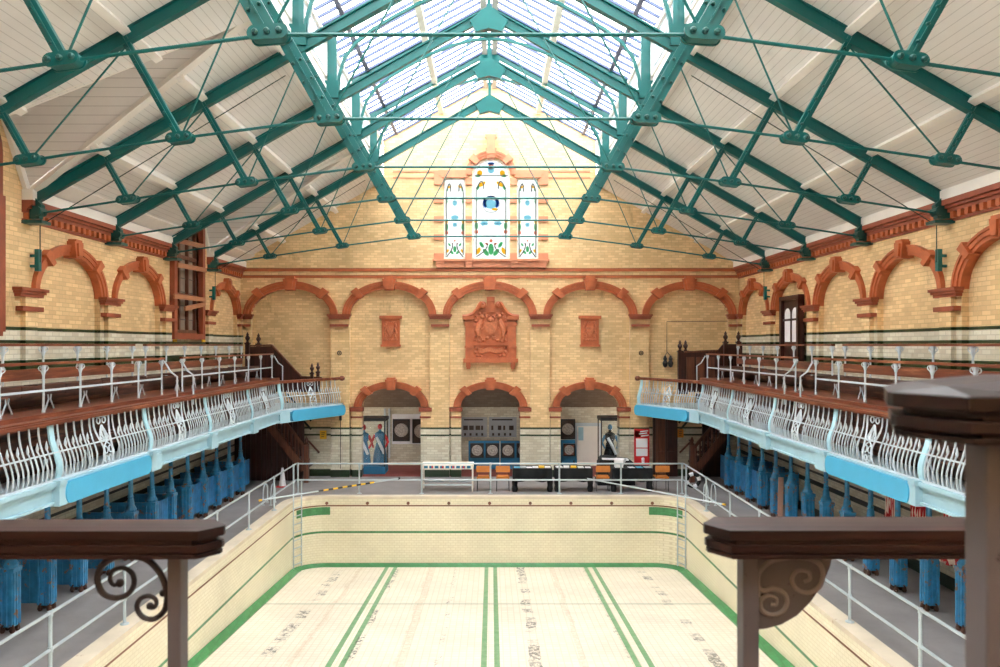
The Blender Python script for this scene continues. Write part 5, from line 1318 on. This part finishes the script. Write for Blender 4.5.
# left arch: glazed cabinet with costumed figure and stained panels on the corridor wall
Yc = 28.0
def cabinet(x0, x1, zt, Y0_, Y1_, label):
    t = thing('display_cabinet', ((x0+x1)/2, Y0_, 0), label, 'cabinet')
    m = MB(); m.box(x0, x1, Y0_, Y1_, 0, .28); m.build('plinth', 'board_blue', t)
    m = MB()
    for x in (x0, x1-.04):
        for y in (Y0_, Y1_-.04): m.box(x, x+.04, y, y+.04, .28, zt-.12)
    m.box(x0-.02, x1+.02, Y0_-.02, Y1_+.02, zt-.12, zt); m.build('frame', 'black_metal', t)
    m = MB(); m.box(x0+.01, x1-.01, Y0_+.01, Y0_+.016, .28, zt-.12); m.box(x1-.02, x1-.014, Y0_, Y1_, .28, zt-.12); m.build('glass', 'cab_glass', t)
    return t
x0 = WX(359, Yc); x1 = WX(385, Yc)
cabinet(x0, x1, WZ(418, Yc), Yc, Yc+.9, 'tall glazed display cabinet inside the left arch')
def costume(cx, cy, label, cols_):
    t = thing('costumed_mannequin', (cx, cy, .3), label, 'mannequin')
    m = MB(); m.lathe([(.10, 0), (.26, .02), (.24, .35), (.16, .7), (.13, .85), (.20, 1.0), (.18, 1.14), (.05, 1.22), (.05, 1.28)], (cx, cy, .28), 12); m.build('torso', cols_[0], t, smooth=True)
    m = MB(); m.ball((cx, cy, 1.66), .10, 8, .85, .9, 1.1); m.build('head', cols_[1], t, smooth=True)
    for s in (-1, 1):
        m = MB(); m.tube([(cx+s*.18, cy, 1.36), (cx+s*.30, cy-.05, 1.1), (cx+s*.22, cy-.2, .92)], [.055, .045, .03], 7); m.build('arm', cols_[1], t, smooth=True)
    m = MB(); m.tube([(cx-.1, cy-.18, 1.3), (cx+.05, cy-.22, 1.0), (cx+.18, cy-.2, .7)], [.05, .06, .05], 6); m.build('sash', 'paper', t)
costume(WX(364, 28.4), 28.35, 'mannequin in blue and red costume inside the left arch cabinet', ('lilac', 'red'))
costume(WX(380, 28.6), 28.6, 'second blue and red figure on the right inside the left arch cabinet', ('board_blue', 'red'))
def round_picture(px0, px1, py0, py1, Y, label, mat='picture', group='framed round glass panels'):
    t = thing('framed_panel', (WX((px0+px1)/2, Y), Y, WZ(py1, Y)), label, 'panel', group)
    m = MB(); m.box(WX(px0, Y), WX(px1, Y), Y-.05, Y, WZ(py1, Y), WZ(py0, Y)); m.build('backing', mat, t)
    x0_, x1_, z0_, z1_ = WX(px0, Y), WX(px1, Y), WZ(py1, Y), WZ(py0, Y)
    m = MB(); m.poly([(x0_, z0_), (x1_, z0_), (x1_, z1_), (x0_, z1_)], [[(x0_+.05, z0_+.05), (x1_-.05, z0_+.05), (x1_-.05, z1_-.05), (x0_+.05, z1_-.05)]], Y-.08, Y-.05); m.build('frame', 'black_metal', t)
    cx, cz, r = (x0_+x1_)/2, (z0_+z1_)/2, min(x1_-x0_, z1_-z0_)*.40
    m = MB(); m.lathe([(r, 0), (r*.9, -.02), (r*.75, -.01), (r*.45, -.03), (r*.3, -.015), (.01, -.03)], (cx, Y-.05, cz), 20, 'y')
    for k in range(10): m.ball((cx+r*.85*math.cos(2*PI*k/10), Y-.06, cz+r*.85*math.sin(2*PI*k/10)), r*.12, 5)
    m.build('medallion', 'silver', t)
Yw = 30.05
m = MB(); m.box(WX(392, Yw), WX(424, Yw), Yw-.02, Yw+.04, WZ(444, Yw), WZ(414, Yw)); o = tag(m.build('white_backing_board', 'paper'), 'pale board behind the round panels in the left arch', 'board')
round_picture(393, 410, 419, 441, Yw-.02, 'framed round leaded panel on the wall seen in the left arch, complete one')
round_picture(412.5, 430, 419, 443, Yw-.02, 'framed round leaded panel partly hidden by the right jamb of the left arch')
m = MB()
for s in (384, 388.5): m.box(WX(s, Yw), WX(s+1.6, Yw), Yw-.04, Yw+.05, .3, 2.2)
tag(m.build('wall_pipes', 'iron_pale'), 'pair of vertical pale pipes on the corridor wall beside the cabinet', 'pipes')
for k, (a_, b_, lab) in enumerate(((461, 487, 'left'), (489, 516.5, 'right'))):
    Yv = 29.7; t = thing('information_board', (WX((a_+b_)/2, Yv), Yv, 1.7), 'large grey information board, %s of the pair in the middle arch' % lab, 'board', 'grey information boards')
    m = MB(); m.box(WX(a_, Yv), WX(b_, Yv), Yv-.03, Yv, WZ(437, Yv), WZ(417, Yv)); m.build('panel', 'board_grey', t)
    m = MB(); m.box(WX(a_+3, Yv), WX(b_-4, Yv), Yv-.04, Yv-.03, WZ(420.3, Yv), WZ(418.9, Yv)); m.build('heading', 'black_metal', t)
    m = MB(); rnd = random.Random(k+3)
    for r_, (yy, hh) in enumerate(((425.5, 4.4), (433, 2.6))):
        for j in range(4):
            x_ = a_+2+6*j+rnd.uniform(0, 1.2); w_ = rnd.choice((2.0, 3.4, 4.6)) if r_ == 0 else 2
            m.box(WX(x_, Yv), WX(x_+w_, Yv), Yv-.04, Yv-.03, WZ(yy+hh, Yv), WZ(yy, Yv))
    m.build('photographs', 'picture', t)
Ym = 28.6
for k in range(2):
    a_, b_ = ((468.5, 499.5), (500.5, 531))[k]
    t = thing('blue_exhibition_panel', (WX((a_+b_)/2, Ym), Ym, 0), '%s teal blue exhibition panel in the middle arch' % ('left' if k == 0 else 'right'), 'display panel')
    m = MB(); m.box(WX(a_, Ym), WX(b_, Ym), Ym, Ym+.06, .1, WZ(441, Ym)); m.build('board', 'board_blue', t)
    m = MB(); m.box(WX(a_+2, Ym), WX(a_+4, Ym), Ym+.06, Ym+.3, 0, .1); m.box(WX(b_-4, Ym), WX(b_-2, Ym), Ym+.06, Ym+.3, 0, .1); m.build('feet', 'black_metal', t)
for k, (a_, lab) in enumerate(((470.3, 'leftmost'), (485.6, 'second from left'), (501, 'third from left'), (516.5, 'cut off by the right jamb'))):
    round_picture(a_, a_+13.5, 443, 457.5, Ym-.005, 'round medallion photograph on the blue panels, %s' % lab, 'picture', 'round photographs on blue panels')
# right arch
round_picture(560.5, 575, 419, 439, 29.0, 'dark picture with an oval medallion high in the right arch')
t = thing('blue_exhibition_panel', (WX(568, 28.4), 28.4, 0), 'teal blue exhibition panel at the left of the right arch', 'display panel')
m = MB(); m.poly(fromp([(558, 466), (558, 440), (575, 440), (577.5, 466)], 28.4), [], 28.4, 28.46); m.build('board', 'board_blue', t)
m = MB(); m.box(WX(560, 28.4), WX(562, 28.4), 28.4, 28.7, 0, .45); m.box(WX(573, 28.4), WX(575, 28.4), 28.4, 28.7, 0, .45); m.build('feet', 'black_metal', t)
round_picture(563, 575, 443.5, 456, 28.39, 'square red framed medallion on the blue panel in the right arch', 'terracotta_dark')
d = thing('door_4', (WX(588, 30), 30, 0), 'pale grey corridor door seen through the right arch', None); d['kind'] = 'structure'
m = MB(); m.box(WX(575, 30), WX(601, 30), 29.95, 30.05, 0, WZ(423, 30)); m.build('door_frame', 'iron_pale', d)
m = MB(); m.box(WX(577, 30), WX(599, 30), 29.9, 29.95, .02, WZ(426, 30)); dl = m.build('door_leaf', 'white_paint', d)
m = MB(); m.box(WX(578, 30), WX(583, 30), 29.88, 29.9, WZ(440, 30), WZ(427, 30)); m.build('pinned_sheet', 'fascia', dl)
cabinet(WX(601, 28), WX(624, 28), WZ(417.5, 28), 28.0, 28.9, 'tall glazed display cabinet inside the right arch')
costume(WX(610, 28.4), 28.4, 'dark clothed mannequin inside the right arch cabinet', ('black', 'lilac'))
# cone and swimming ring
t = thing('traffic_cone', (WX(282.5, 25.6), 25.6, 0), 'small grey and white cone under the left gallery end by the rail', 'cone')
m = MB(); m.box(WX(282.5, 25.6)-.17, WX(282.5, 25.6)+.17, 25.43, 25.77, 0, .03); m.build('base', 'red', t)
m = MB(); m.lathe([(.12, .03), (.035, .62)], (WX(282.5, 25.6), 25.6, 0), 12); m.build('cone', 'paper', t)
t = thing('life_ring', (WX(693, 25), 25, 0), 'black and white ring leaning at the far right pool corner', 'ring')
m = MB(); x, y, z, r = WX(693, 25.1), 25.1, .30, .20
m.tube([(x+r*math.cos(2*PI*k/16), y, z+r*math.sin(2*PI*k/16)) for k in range(17)], .06, 7); m.build('ring', 'black', t)
for j in range(4):
    m = MB(); m.tube([(x+r*math.cos(2*PI*(k+j*5)/20), y, z+r*math.sin(2*PI*(k+j*5)/20)) for k in range(3)], .064, 7); m.build('white_band', 'paper', t)
